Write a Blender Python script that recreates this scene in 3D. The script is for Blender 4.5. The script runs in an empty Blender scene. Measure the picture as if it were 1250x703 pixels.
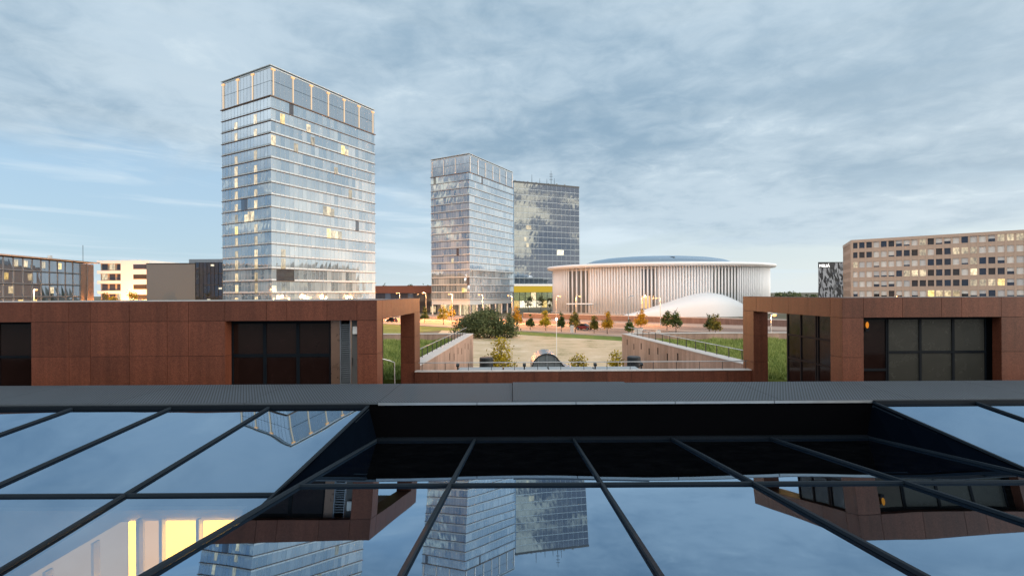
import bpy, math, random
from mathutils import Vector
import numpy as np
random.seed(7)
S = bpy.context.scene
COL = S.collection
E = 9.0            # eye height above the plaza ground (z = 0)
R = math.radians

# ------------------------------------------------------------------ camera
cd = bpy.data.cameras.new('camera')
cam = bpy.data.objects.new('camera', cd); COL.objects.link(cam)
cd.sensor_width = 36; cd.lens = 615/1250*36; cd.clip_end = 9000; cd.clip_start = .1
cd.shift_y = 6.5/1250
cam.location = (0, 0, E)
from mathutils import Matrix
cam.matrix_world = Matrix.Translation((0, 0, E)) @ Matrix.Rotation(R(90), 4, 'X') @ Matrix.Rotation(R(-0.315), 4, 'Z')
S.camera = cam

# ------------------------------------------------------------------ light
SUN_AZ = 103      # degrees clockwise from +Y
SUN_EL = 12
S.view_settings.view_transform = 'Standard'; S.view_settings.look = 'None'
S.view_settings.exposure = 0.80; S.view_settings.gamma = 1
sd = Vector((math.sin(R(SUN_AZ))*math.cos(R(SUN_EL)), math.cos(R(SUN_AZ))*math.cos(R(SUN_EL)), math.sin(R(SUN_EL))))
sl = bpy.data.lights.new('sun', 'SUN'); sl.energy = 1.5; sl.angle = R(24); sl.color = (1, .87, .74)
so = bpy.data.objects.new('sun', sl); COL.objects.link(so); so.location = (80, -40, 120)
so.rotation_euler = sd.to_track_quat('Z', 'Y').to_euler()

W = bpy.data.worlds.new('World'); S.world = W; W.use_nodes = True
nt = W.node_tree; nt.nodes.clear()

class G:
    """small helper to write node graphs"""
    def __init__(s, nt): s.nt = nt
    def node(s, t, **kw):
        n = s.nt.nodes.new(t)
        for k, v in kw.items(): setattr(n, k, v)
        return n
    def put(s, sock, v):
        if hasattr(v, 'is_output') or isinstance(v, bpy.types.NodeSocket): s.nt.links.new(v, sock)
        elif v is not None: sock.default_value = v
    def m(s, op, a, b=None, c=None, clamp=False):
        n = s.node('ShaderNodeMath', operation=op); n.use_clamp = clamp
        s.put(n.inputs[0], a); s.put(n.inputs[1], b)
        if c is not None: s.put(n.inputs[2], c)
        return n.outputs[0]
    def vm(s, op, a, b=None, scale=None):
        n = s.node('ShaderNodeVectorMath', operation=op)
        s.put(n.inputs[0], a)
        if b is not None: s.put(n.inputs[1], b)
        if scale is not None: s.put(n.inputs['Scale'], scale)
        return n.outputs['Value'] if op == 'DOT_PRODUCT' else n.outputs[0]
    def xyz(s, v):
        n = s.node('ShaderNodeSeparateXYZ'); s.put(n.inputs[0], v); return n.outputs
    def comb(s, x, y, z):
        n = s.node('ShaderNodeCombineXYZ'); s.put(n.inputs[0], x); s.put(n.inputs[1], y); s.put(n.inputs[2], z); return n.outputs[0]
    def noise(s, vec, scale, detail=4, rough=.5, dist=0):
        n = s.node('ShaderNodeTexNoise'); s.put(n.inputs['Vector'], vec)
        n.inputs['Scale'].default_value = scale; n.inputs['Detail'].default_value = detail
        n.inputs['Roughness'].default_value = rough; n.inputs['Distortion'].default_value = dist
        return n.outputs[0]
    def ramp(s, v, a, b, lo=0, hi=1, smooth=True):
        n = s.node('ShaderNodeMapRange'); n.interpolation_type = 'SMOOTHSTEP' if smooth else 'LINEAR'
        s.put(n.inputs[0], v)
        for i, x in enumerate((a, b, lo, hi)): s.put(n.inputs[i+1], x)
        return n.outputs[0]
    def mix(s, f, a, b, mode='MIX'):
        n = s.node('ShaderNodeMix', data_type='RGBA', blend_type=mode); n.clamp_factor = True
        s.put(n.inputs[0], f)
        for sock, v in ((n.inputs[6], a), (n.inputs[7], b)):
            if isinstance(v, tuple): v = v if len(v) == 4 else v+(1,)
            s.put(sock, v)
        return n.outputs[2]

g = G(nt)
tc = g.node('ShaderNodeTexCoord')
D = g.vm('NORMALIZE', tc.outputs['Generated'])
X, Y, Z = g.xyz(D)
sky = g.node('ShaderNodeTexSky', sky_type='NISHITA'); sky.sun_disc = False
sky.sun_elevation = R(SUN_EL); sky.sun_rotation = R(SUN_AZ); sky.air_density = 1.0; sky.dust_density = .6; sky.ozone_density = 2.0
zc = g.m('MAXIMUM', Z, 0.0)
den = g.m('ADD', zc, .16)
px_ = g.m('DIVIDE', X, den); py_ = g.m('DIVIDE', Y, den)
P = g.comb(px_, py_, 0.0)
P2 = g.comb(g.m('ADD', g.m('MULTIPLY', px_, .8), g.m('MULTIPLY', py_, .25)), g.m('MULTIPLY', py_, .9), 3.7)
n1 = g.noise(P2, .9, 7, .55, .4)
n2 = g.noise(P2, 1.9, 6, .52, .5)
n3 = g.noise(P, 6.5, 6, .6, .4)
sundot = g.m('MAXIMUM', g.vm('DOT_PRODUCT', D, tuple(sd)), 0.0)
glow = g.m('POWER', sundot, 3.0)
low = g.ramp(Z, 0.0, .55, 1, 0)
# clear sky behind the clouds: physical sky lifted towards the pale evening horizon
clear = g.vm('SCALE', sky.outputs[0], None, 1.0)
pale = g.mix(g.ramp(X, -.7, .6), (3.5, 4.75, 5.8), (5.5, 6.15, 6.4))
hi = (2.6, 4.3, 6.2)
grad = g.mix(g.ramp(Z, 0.0, .5), pale, hi)
clear = g.mix(.82, clear, grad)
clear = g.mix(g.ramp(Z, -.005, .07, .35, 0), clear, (6.1, 6.7, 6.95))
# thin streaks low in the sky
az = g.m('ARCTAN2', X, Y)
ST = g.comb(g.m('MULTIPLY', az, 2.2), g.m('MULTIPLY', g.m('ADD', Z, g.m('MULTIPLY', az, .03)), 26.0), 1.3)
st = g.noise(ST, 1.0, 5, .55, .5)
clear = g.mix(g.m('MULTIPLY', g.ramp(st, .46, .66), .75), clear, (5.1, 6.0, 6.6))
# main cloud deck
zt = g.m('SUBTRACT', .165, g.m('MULTIPLY', X, .10))
cov = g.m('ADD', g.m('SUBTRACT', Z, zt), g.m('MULTIPLY', g.m('SUBTRACT', n1, .5), .42))
mask = g.ramp(cov, -.05, .06)
shade = g.m('ADD', g.m('MULTIPLY', n2, .55), g.m('MULTIPLY', n3, .45))
lump = g.m('ADD', g.m('MULTIPLY', n1, .5), g.m('MULTIPLY', shade, .5))
ccol = g.mix(g.ramp(lump, .38, .60), (1.95, 2.9, 3.8), (3.95, 4.85, 5.55))
ccol = g.mix(g.ramp(shade, .56, .72, 0, .75), ccol, (5.0, 5.8, 6.25))
ccol = g.mix(g.m('MULTIPLY', g.ramp(X, .1, .95), .35), ccol, (4.6, 5.4, 5.9))
col = g.mix(g.m('MULTIPLY', mask, .92), clear, ccol)
back = g.ramp(g.m('SUBTRACT', g.m('MULTIPLY', Y, -1.0), g.m('MULTIPLY', X, .15)), -.05, .45)
BQ = g.comb(g.m('MULTIPLY', az, 13.0), g.m('MULTIPLY', Z, 34.0), 5.0)
bn = g.noise(BQ, 1.0, 6, .6, .5)
bn = g.m('ADD', g.m('SUBTRACT', bn, .045), g.m('MULTIPLY', g.ramp(az, 2.275, 2.305), .2))
bn = g.m('ADD', bn, g.ramp(Z, .06, .10, -.16, 0.0))
bn = g.m('SUBTRACT', bn, g.ramp(Z, .23, .27, 0.0, .1))
bcol = g.mix(g.ramp(bn, .49, .60), (.7, 1.25, 2.2), (13.0, 11.8, 9.0))
bcol = g.mix(g.ramp(Z, .2, .3), bcol, g.mix(.7, g.vm('SCALE', ccol, None, 1.9), (14.8, 14.2, 13.2)))  # upper rear sky brightened, added as soft fill on camera-facing fronts
col = g.mix(g.m('MULTIPLY', back, .85), col, bcol)
# evening glow round the low sun, broken by the clouds
gl = g.m('MULTIPLY', g.m('MULTIPLY', glow, low), g.ramp(g.m('ADD', n1, g.m('MULTIPLY', n2, .4)), .45, .95, .35, 1.5))
col = g.mix(1.0, col, g.vm('SCALE', g.comb(3.6, 2.8, 1.9), None, gl), 'ADD')
col = g.mix(g.ramp(Z, -.03, 0.0, 1, 0), col, (1.5, 1.6, 1.6))
bg = g.node('ShaderNodeBackground'); bg.inputs['Strength'].default_value = .082
nt.links.new(col, bg.inputs['Color'])
wo = g.node('ShaderNodeOutputWorld'); nt.links.new(bg.outputs[0], wo.inputs[0])

# ------------------------------------------------------------------ builders
BASE = {}
def tag(o, label=None, cat=None, group=None, kind=None):
    if label: o['label'] = label
    if cat: o['category'] = cat
    if group: o['group'] = group
    if kind: o['kind'] = kind
    return o
def thing(name, loc, label, cat, group=None):
    o = bpy.data.objects.new(name, None); COL.objects.link(o); o.location = loc
    o.empty_display_size = .3
    BASE[o.name] = Vector(loc)
    return tag(o, label, cat, group)
def children(o): return [c for c in bpy.data.objects if c.parent == o]
def copy_tree(o, parent=None, kids=None):
    c = o.copy(); COL.objects.link(c)
    if parent: c.parent = parent
    for ch in list(o.children): copy_tree(ch, c)
    return c
class MB:
    def __init__(s): s.v = []; s.f = []; s.mi = []; s.t = []
    def face(s, pts, mi=0, tone=.5):
        k = len(s.v); s.v += [tuple(p) for p in pts]; s.f.append(tuple(range(k, k+len(pts)))); s.mi.append(mi); s.t.append(tone)
        return s
    def hexa(s, b, t, mi=0, tone=.5):
        """b, t: four bottom, four top points, counter-clockwise from above"""
        k = len(s.v); s.v += [tuple(p) for p in b]+[tuple(p) for p in t]
        for q in ((3,2,1,0),(4,5,6,7),(0,1,5,4),(1,2,6,5),(2,3,7,6),(3,0,4,7)):
            s.f.append(tuple(k+i for i in q)); s.mi.append(mi); s.t.append(tone)
        return s
    def box(s, x0, x1, y0, y1, z0, z1, mi=0, tone=.5):
        return s.hexa([(x0,y0,z0),(x1,y0,z0),(x1,y1,z0),(x0,y1,z0)], [(x0,y0,z1),(x1,y0,z1),(x1,y1,z1),(x0,y1,z1)], mi, tone)
    def bar(s, p0, p1, w, h, mi=0, tone=.5, up=(0,0,1)):
        """rectangular bar along p0-p1, width w, height h (centred)"""
        p0 = Vector(p0); p1 = Vector(p1); d = (p1-p0).normalized(); u = Vector(up)
        sx = d.cross(u)
        if sx.length < 1e-4: sx = d.cross(Vector((0,1,0)))
        sx.normalize(); uu = sx.cross(d).normalized()
        a = sx*w/2; b = uu*h/2
        return s.hexa([p0-a-b, p0+a-b, p1+a-b, p1-a-b], [p0-a+b, p0+a+b, p1+a+b, p1-a+b], mi, tone)
    def tube(s, pts, rad, n=8, mi=0, tone=.5, cap=True):
        pts = [Vector(p) for p in pts]
        if not hasattr(rad, '__len__'): rad = [rad]*len(pts)
        k = len(s.v)
        for i, p in enumerate(pts):
            d = (pts[min(i+1, len(pts)-1)]-pts[max(i-1, 0)]).normalized()
            a = d.cross(Vector((0,0,1)))
            if a.length < 1e-3: a = Vector((1,0,0))
            a.normalize(); b = d.cross(a)
            for j in range(n):
                an = 2*math.pi*j/n; s.v.append(tuple(p+(a*math.cos(an)+b*math.sin(an))*rad[i]))
        for i in range(len(pts)-1):
            for j in range(n):
                s.f.append((k+i*n+j, k+i*n+(j+1)%n, k+(i+1)*n+(j+1)%n, k+(i+1)*n+j)); s.mi.append(mi); s.t.append(tone)
        if cap:
            s.f.append(tuple(k+j for j in range(n))[::-1]); s.mi.append(mi); s.t.append(tone)
            s.f.append(tuple(k+(len(pts)-1)*n+j for j in range(n))); s.mi.append(mi); s.t.append(tone)
        return s
    def ball(s, c, r, mi=0, tone=.5, n=10, m=6, sq=1):
        k = len(s.v)
        for i in range(m+1):
            a = math.pi*i/m
            for j in range(n):
                b = 2*math.pi*j/n
                s.v.append((c[0]+r*math.sin(a)*math.cos(b), c[1]+r*math.sin(a)*math.sin(b), c[2]+r*sq*math.cos(a)))
        for i in range(m):
            for j in range(n):
                s.f.append((k+i*n+j, k+(i+1)*n+j, k+(i+1)*n+(j+1)%n, k+i*n+(j+1)%n)); s.mi.append(mi); s.t.append(tone)
        return s
    def prism(s, poly, z0, z1, mi=0, tone=.5):
        n = len(poly); k = len(s.v)
        s.v += [(p[0],p[1],z0) for p in poly]+[(p[0],p[1],z1) for p in poly]
        s.f.append(tuple(range(k+n-1, k-1, -1))); s.f.append(tuple(range(k+n, k+2*n))); s.mi += [mi,mi]; s.t += [tone,tone]
        for i in range(n):
            s.f.append((k+i, k+(i+1)%n, k+n+(i+1)%n, k+n+i)); s.mi.append(mi); s.t.append(tone)
        return s
    def build(s, name, mats, parent=None, smooth=False, bevel=0):
        if not isinstance(mats, (list, tuple)): mats = [mats]
        base = BASE.get(parent.name, Vector()) if parent else Vector()
        me = bpy.data.meshes.new(name)
        bx, by, bz = base
        me.from_pydata([(x-bx, y-by, z-bz) for x, y, z in s.v], [], s.f)
        for m in mats: me.materials.append(m)
        me.polygons.foreach_set('material_index', s.mi)
        at = me.attributes.new('tone', 'FLOAT', 'FACE'); at.data.foreach_set('value', s.t)
        if smooth: me.polygons.foreach_set('use_smooth', [True]*len(s.f))
        me.update()
        o = bpy.data.objects.new(name, me); COL.objects.link(o)
        if parent: o.parent = parent
        BASE[o.name] = base
        if bevel:
            md = o.modifiers.new('bevel', 'BEVEL'); md.width = bevel; md.segments = 2; md.limit_method = 'ANGLE'
        return o

# ------------------------------------------------------------------ materials
def mat(name):
    m = bpy.data.materials.new(name); m.use_nodes = True
    m.node_tree.nodes.clear(); return m, G(m.node_tree)
def finish(m, g, sh):
    o = g.node('ShaderNodeOutputMaterial'); g.nt.links.new(sh, o.inputs[0]); return m
def bsdf(g, base, rough=.5, metal=0, spec=.5, normal=None, emis=None, estr=0):
    n = g.node('ShaderNodeBsdfPrincipled')
    g.put(n.inputs['Base Color'], base if not isinstance(base, tuple) else base[:3]+(1,))
    g.put(n.inputs['Roughness'], rough); g.put(n.inputs['Metallic'], metal); g.put(n.inputs['Specular IOR Level'], spec)
    if normal is not None: g.put(n.inputs['Normal'], normal)
    if emis: n.inputs['Emission Color'].default_value = emis+(1,); n.inputs['Emission Strength'].default_value = estr
    return n.outputs[0]
def tone_of(g):
    n = g.node('ShaderNodeAttribute'); n.attribute_name = 'tone'; return n.outputs['Fac']
def pos(g): return g.node('ShaderNodeNewGeometry').outputs['Position']
def bump(g, h, strength, dist=.02):
    n = g.node('ShaderNodeBump'); n.inputs['Strength'].default_value = strength; n.inputs['Distance'].default_value = dist
    g.put(n.inputs['Height'], h); return n.outputs[0]
def plain(name, c, rough=.5, metal=0, spec=.5, var=.15, scale=3.0, tone=0.0, bmp=0):
    m, g = mat(name)
    p = pos(g)
    n = g.noise(p, scale, 5, .6)
    n2 = g.noise(p, scale*9, 3, .6)
    f = g.m('ADD', g.m('MULTIPLY', g.m('SUBTRACT', n, .5), var*2.2), g.m('MULTIPLY', g.m('SUBTRACT', n2, .5), var))
    f = g.m('ADD', f, 1.0)
    if tone: f = g.m('ADD', f, g.m('MULTIPLY', g.m('SUBTRACT', tone_of(g), .5), tone))
    c2 = g.vm('SCALE', g.comb(*c), None, f)
    r = g.m('ADD', g.m('MULTIPLY', g.m('SUBTRACT', n, .5), .25), rough)
    return finish(m, g, bsdf(g, c2, r, metal, spec, bump(g, n2, bmp) if bmp else None))
def emit(name, c, s):
    m, g = mat(name); e = g.node('ShaderNodeEmission'); e.inputs[0].default_value = c+(1,); e.inputs[1].default_value = s
    return finish(m, g, e.outputs[0])
def granite(name, c1, c2):
    m, g = mat(name); p = pos(g)
    v = g.node('ShaderNodeTexVoronoi'); v.inputs['Scale'].default_value = 38; g.put(v.inputs['Vector'], p)
    sp = g.xyz(v.outputs['Color'])[0]
    big = g.noise(p, .55, 5, .6); mid = g.noise(p, 6, 5, .7)
    c = g.mix(sp, c1, c2)
    f = g.m('ADD', g.m('ADD', .55, g.m('MULTIPLY', big, .5)), g.m('ADD', g.m('MULTIPLY', mid, .4), g.m('MULTIPLY', g.m('SUBTRACT', tone_of(g), .5), .28)))
    run = g.noise(g.vm('MULTIPLY', p, (2.6, 2.6, .16)), 1.0, 5, .65)      # faint rain runs down the slabs
    f = g.m('MULTIPLY', f, g.ramp(run, .3, .7, .78, 1.14))
    c = g.vm('SCALE', c, None, f)
    wob = g.m('ADD', .36, g.m('MULTIPLY', mid, .2))
    return finish(m, g, bsdf(g, c, wob, 0, .35))
def facade_glass(name, lo, hi_, refl=(.8, .9, 1), f0=.45, rough=.04):
    """glass before blinds: mirror part over a pane coloured by its tone"""
    m, g = mat(name); t = tone_of(g); p = pos(g)
    n = g.noise(p, .35, 3, .6)
    fine = g.noise(g.vm('MULTIPLY', p, (2.2, 2.2, .4)), 1.0, 4, .6)
    k = g.m('ADD', g.m('MULTIPLY', t, .7), g.m('MULTIPLY', fine, .3))
    d = g.node('ShaderNodeBsdfDiffuse'); g.put(d.inputs[0], g.mix(k, lo, hi_))
    gl = g.node('ShaderNodeBsdfGlossy'); gl.inputs[0].default_value = refl+(1,); gl.inputs[1].default_value = rough
    g.put(gl.inputs['Normal'], bump(g, n, .12, .06))
    lw = g.node('ShaderNodeLayerWeight'); lw.inputs[0].default_value = .5
    f = g.m('ADD', f0, g.m('MULTIPLY', g.m('POWER', lw.outputs['Facing'], 2.0), 1-f0), clamp=True)
    f = g.m('SUBTRACT', f, g.m('MULTIPLY', t, .16), clamp=True)
    mx = g.node('ShaderNodeMixShader'); g.put(mx.inputs[0], f)
    g.nt.links.new(d.outputs[0], mx.inputs[1]); g.nt.links.new(gl.outputs[0], mx.inputs[2])
    return finish(m, g, mx.outputs[0])
def lit_glass(name, c, s):
    """window lit from inside, with uneven light from blinds and furniture"""
    m, g = mat(name); p = pos(g)
    n = g.noise(g.vm('MULTIPLY', p, (1.6, 1.6, .9)), 1.0, 4, .6)
    e = g.node('ShaderNodeEmission'); e.inputs[0].default_value = c+(1,)
    g.put(e.inputs[1], g.m('MULTIPLY', g.ramp(n, .25, .75, .35, 1.4), g.m('MULTIPLY', g.m('ADD', tone_of(g), .5), s)))
    gl = g.node('ShaderNodeBsdfGlossy'); gl.inputs[1].default_value = .05; gl.inputs[0].default_value = (.8, .9, 1, 1)
    mx = g.node('ShaderNodeMixShader'); mx.inputs[0].default_value = .25
    g.nt.links.new(e.outputs[0], mx.inputs[1]); g.nt.links.new(gl.outputs[0], mx.inputs[2])
    return finish(m, g, mx.outputs[0])
def leaf_mat(name, c1, c2):
    m, g = mat(name)
    c = g.mix(tone_of(g), c1, c2)
    d = bsdf(g, c, .6, 0, .25)
    t = g.node('ShaderNodeBsdfTranslucent'); g.put(t.inputs[0], c)
    mx = g.node('ShaderNodeMixShader'); mx.inputs[0].default_value = .3
    g.nt.links.new(d, mx.inputs[1]); g.nt.links.new(t.outputs[0], mx.inputs[2])
    return finish(m, g, mx.outputs[0])

M = {}
M['granite'] = granite('red granite', (.084, .0235, .0115), (.145, .048, .027))
M['joint'] = plain('dark joint', (.012, .008, .007), .8)
M['granite_pale'] = granite('pale rose granite', (.33, .21, .165), (.46, .31, .25))
M['coping'] = plain('pale stone coping', (.56, .52, .49), .6, var=.12)
M['concrete'] = plain('concrete', (.34, .32, .30), .8)
M['paving'] = plain('stone paving', (.25, .2, .18), .8)
M['dark_frame'] = plain('dark anodised frame', (.005, .008, .012), .6, .1, .1, var=.2)
M['mullion'] = plain('blue grey mullion', (.013, .020, .028), .6, .0, .08, var=.2)
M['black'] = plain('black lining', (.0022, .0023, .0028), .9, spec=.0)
M['steel'] = plain('brushed steel', (.5, .5, .5), .35, .9)
M['dark_steel'] = plain('dark steel', (.06, .065, .07), .4, .6)
M['alu'] = plain('grey aluminium', (.32, .35, .38), .4, .7)
M['white'] = plain('white paint', (.80, .79, .76), .5, var=.05)
M['hall_white'] = plain('cool white column paint', (.83, .85, .87), .5, var=.05)
M['white_shell'] = plain('smooth white shell', (.84, .84, .84), .4, var=.03)
M['grey_block'] = plain('grey block wall', (.19, .19, .19), .85, var=.1)
M['door_glass'] = plain('dark brown door glass', (.014, .007, .006), .12, spec=.35, var=.3)
M['blind_glass'] = plain('glass before grey blinds', (.040, .040, .035), .25, spec=.3, var=.03)
M['copper'] = plain('reflective bronze panel', (.28, .17, .12), .3, .6)
M['spandrel'] = plain('brown metal floor edge', (.13, .098, .082), .5)
M['fin'] = plain('pale glass fin', (.46, .54, .59), .4)
M['core'] = plain('dim interior', (.05, .06, .07), .9)
M['tower_glass'] = facade_glass('tower glass', (.07, .12, .16), (.47, .56, .61), f0=.46)
M['tower_glass_clear'] = facade_glass('crown glass', (.07, .10, .13), (.26, .31, .35), f0=.40)
M['blue_glass'] = facade_glass('deep blue glass', (.012, .026, .05), (.06, .085, .115), (.8, .86, .92), f0=.40, rough=.04)
M['office_glass'] = facade_glass('office glass', (.03, .05, .075), (.16, .2, .24), (.8, .88, 1), f0=.28)
M['dome_glass'] = facade_glass('roof glass', (.08, .12, .15), (.2, .25, .3), f0=.35, rough=.15)
M['lit'] = lit_glass('warm lit window', (1, .70, .24), 1.05)
M['lit_soft'] = lit_glass('soft lit window', (1, .78, .46), .62)
M['lit_white'] = lit_glass('white lit window', (1, .88, .62), .9)
M['blind_white'] = facade_glass('window with white blind', (.6, .59, .56), (.84, .82, .78), f0=.14)
M['win_dark'] = facade_glass('dark window', (.02, .02, .025), (.09, .085, .085), f0=.16)
M['precast'] = plain('brown precast', (.52, .395, .315), .8, var=.08)
M['lamp_orange'] = emit('sodium bulb', (1, .36, .10), 2.6)
M['reflection_orange'] = emit('orange reflection', (1, .34, .04), .42)  # glow of a reflection in the door glass
M['lamp_white'] = emit('white lamp', (1, .92, .8), 10)
M['interior_lit'] = emit('lit interior room', (1, .47, .03), 13.0)
M['interior_dim'] = emit('lit interior curtain', (1, .48, .10), 3.0)
M['interior_wall'] = emit('softly lit interior wall', (1, .58, .2), 1.5)  # room light on the wall put in as its own glow
M['rooflight_pane'] = plain('pale rooflight pane', (.34, .37, .39), .6, spec=.2)
M['asphalt'] = plain('asphalt', (.19, .14, .115), .8, var=.2, scale=.5)  # orange street lamp glow warmed into the base colour
M['pave_light'] = plain('pale paving', (.36, .28, .235), .85, var=.15, scale=.6)  # lamp glow warmed into the paving colour too
M['paint'] = plain('road paint', (.7, .68, .62), .7, var=.15)
M['brown_roof'] = plain('brown roof edge', (.16, .065, .045), .7)
M['bark'] = plain('bark', (.07, .05, .035), .9)
M['leaf_green'] = leaf_mat('green leaves', (.035, .065, .02), (.15, .18, .04))
M['leaf_dark'] = leaf_mat('dark leaves', (.045, .068, .03), (.20, .225, .10))
M['leaf_yellow'] = leaf_mat('yellow leaves', (.20, .17, .015), (.62, .46, .03))
M['leaf_orange'] = leaf_mat('orange leaves', (.22, .15, .015), (.78, .42, .03))
M['leaf_mixed'] = leaf_mat('turning leaves', (.06, .08, .02), (.34, .25, .04))
M['grass'] = leaf_mat('roof grass', (.09, .15, .025), (.38, .42, .13))
M['car_paint'] = plain('black car paint', (.02, .02, .024), .25, .2, .6, var=.05)
M['car_paint_red'] = plain('red car paint', (.25, .03, .025), .25, .2, .6, var=.05)
M['car_paint_silver'] = plain('silver car paint', (.45, .45, .46), .3, .5, .6, var=.05)
M['rubber'] = plain('rubber', (.015, .015, .015), .8)
M['car_glass'] = plain('car glass', (.01, .012, .014), .08, spec=.6)
M['tail_red'] = emit('tail light', (1, .06, .02), 3)
M['drum'] = plain('dark vent drum', (.028, .032, .036), .5, .3)

def mk_skylight_glass():
    m, g = mat('coated roof glass'); p = pos(g)
    n = g.noise(g.vm('MULTIPLY', p, (1, .7, 1)), .32, 2, .4)
    nb = bump(g, n, .028, .25)
    gl = g.node('ShaderNodeBsdfGlossy'); gl.inputs[0].default_value = (.41, .57, .75, 1); gl.inputs[1].default_value = .012
    g.put(gl.inputs['Normal'], nb)
    tr = g.node('ShaderNodeBsdfTransparent'); tr.inputs[0].default_value = (.27, .29, .30, 1)
    lw = g.node('ShaderNodeLayerWeight'); lw.inputs[0].default_value = .5
    f = g.m('ADD', .37, g.m('MULTIPLY', g.m('POWER', lw.outputs['Facing'], 1.6), .63), clamp=True)
    # a film of dust and dried rain
    dust = g.ramp(g.noise(p, 2.2, 6, .7), .35, .8, .001, .006)
    df = g.node('ShaderNodeBsdfDiffuse'); df.inputs[0].default_value = (.4, .42, .44, 1)
    mx = g.node('ShaderNodeMixShader'); g.put(mx.inputs[0], f)
    g.nt.links.new(tr.outputs[0], mx.inputs[1]); g.nt.links.new(gl.outputs[0], mx.inputs[2])
    m2 = g.node('ShaderNodeMixShader'); g.put(m2.inputs[0], dust)
    g.nt.links.new(mx.outputs[0], m2.inputs[1]); g.nt.links.new(df.outputs[0], m2.inputs[2])
    return finish(m, g, m2.outputs[0])
M['sky_glass'] = mk_skylight_glass()
def mk_grating():
    m, g = mat('perforated metal grating'); p = pos(g); x, y, z = g.xyz(p)
    a = g.m('SINE', g.m('MULTIPLY', x, 2*math.pi/.085)); b = g.m('SINE', g.m('MULTIPLY', y, 2*math.pi/.16))
    hole = g.ramp(g.m('MULTIPLY', a, b), -.1, .35)
    n = g.noise(p, .8, 5, .6)
    c = g.mix(hole, (.088, .108, .13), (.012, .015, .018))
    c = g.vm('SCALE', c, None, g.m('ADD', .75, g.m('MULTIPLY', n, .5)))
    return finish(m, g, bsdf(g, c, g.m('ADD', .55, g.m('MULTIPLY', n, .2)), .3, .25))
M['grating'] = mk_grating()
def mk_ground(name, stops, scale, bmp=.3):
    m, g = mat(name); p = pos(g)
    n = g.noise(p, scale, 8, .62, .3); n2 = g.noise(p, scale*14, 5, .7); nb = g.noise(p, scale*.22, 3, .5)
    f = g.m('ADD', g.m('MULTIPLY', n, .5), g.m('ADD', g.m('MULTIPLY', n2, .2), g.m('MULTIPLY', nb, .3)))
    c = g.mix(g.ramp(f, .36, .5), stops[0], stops[1]); c = g.mix(g.ramp(f, .5, .64), c, stops[2])
    return finish(m, g, bsdf(g, c, .9, 0, .2, bump(g, n2, bmp, .1)))
M['sand'] = mk_ground('dry sandy field', ((.27, .23, .11), (.58, .45, .30), (.74, .61, .47)), .2)
M['lawn'] = mk_ground('lawn', ((.09, .14, .025), (.16, .21, .045), (.30, .29, .11)), .3)
M['ground'] = mk_ground('rough ground', ((.09, .10, .05), (.16, .14, .10), (.2, .17, .14)), .02)

# ------------------------------------------------------------------ ground, road, field (z = 0)
def sheet(name, poly, z, m):
    o = MB().face([(x, y, z) for x, y in poly]).build(name, m); o['kind'] = 'structure'; return o
sheet('ground', [(-4000, 30), (4000, 30), (4000, 5000), (-4000, 5000)], 0, M['ground'])
TD = Vector((.782, -.623)); ND = Vector((.623, .782)); O0 = Vector((0, 121.8))
def rp(t, n): return tuple(O0+TD*t+ND*n)
def strip(name, t0, t1, n0, n1, z, m): return sheet(name, [rp(t0,n0), rp(t1,n0), rp(t1,n1), rp(t0,n1)], z, m)
sheet('sandy_field', [(-14, 53.2), (30, 53.2), rp(38, -9), rp(-15, -9)], .008, M['sand'])
strip('lawn', -150, -14.9, -40, -1.3, .006, M['lawn'])
strip('verge', -14.9, 150, -9.05, -1.3, .012, M['lawn'])
def slab(name, t0, t1, n0, n1, h, m):
    o = MB().prism([rp(t0,n0), rp(t1,n0), rp(t1,n1), rp(t0,n1)], -.3, h, 0).build(name, m); o['kind'] = 'structure'; return o
slab('pavement', -200, 200, -1.3, 5.5, .12, M['pave_light'])
strip('road', -260, 260, 5.5, 19, .016, M['asphalt'])
slab('median', -260, 260, 19, 23, .13, M['pave_light'])
strip('far_road', -260, 260, 23, 36, .016, M['asphalt'])
slab('plaza_pavement', -260, 260, 36, 52, .12, M['pave_light'])
mk = MB()
for k in range(-26, 27):
    for nn in (9.8, 14.4, 27.2, 31.6):
        mk.face([(*rp(k*9, nn), .024), (*rp(k*9+4, nn), .024), (*rp(k*9+4, nn+.18), .024), (*rp(k*9, nn+.18), .024)])
for nn in (5.9, 18.5, 23.4, 35.5):
    mk.face([(*rp(-230, nn), .024), (*rp(230, nn), .024), (*rp(230, nn+.16), .024), (*rp(-230, nn+.16), .024)])
mk.build('road_markings', M['paint'])['kind'] = 'structure'

# ------------------------------------------------------------------ near terrace
ZT = E-.25      # top of the pavilions
ZL = E-1.04     # underside of the lintels
ZS = E-2.42     # mid seam
ZD = E-3.0     # walkway
ZF = E-5.3      # terrace floor behind the walkway
ZW = E-4.15     # top of low walls
o = MB().box(-34, 34, 16.95, 29, .0, ZF).build('terrace_floor', M['paving']); o['kind'] = 'structure'

def clad(mb, p, u, v, us, vs, nrm, th=.03, gap=.014, tones=None):
    """stone panels with open joints on a backing: breaks us along u, vs along v"""
    p = Vector(p); u = Vector(u); v = Vector(v); n = Vector(nrm)
    for i in range(len(us)-1):
        for j in range(len(vs)-1):
            a, b, c, d = us[i]+gap/2, us[i+1]-gap/2, vs[j]+gap/2, vs[j+1]-gap/2
            q = [p+u*a+v*c, p+u*b+v*c, p+u*b+v*d, p+u*a+v*d]
            front = [k+n*th for k in q]
            t = random.random()
            mb.face(front, 0, t)
            for k in range(4):
                mb.face([q[k], q[(k+1)%4], front[(k+1)%4], front[k]], 0, t)

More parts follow.
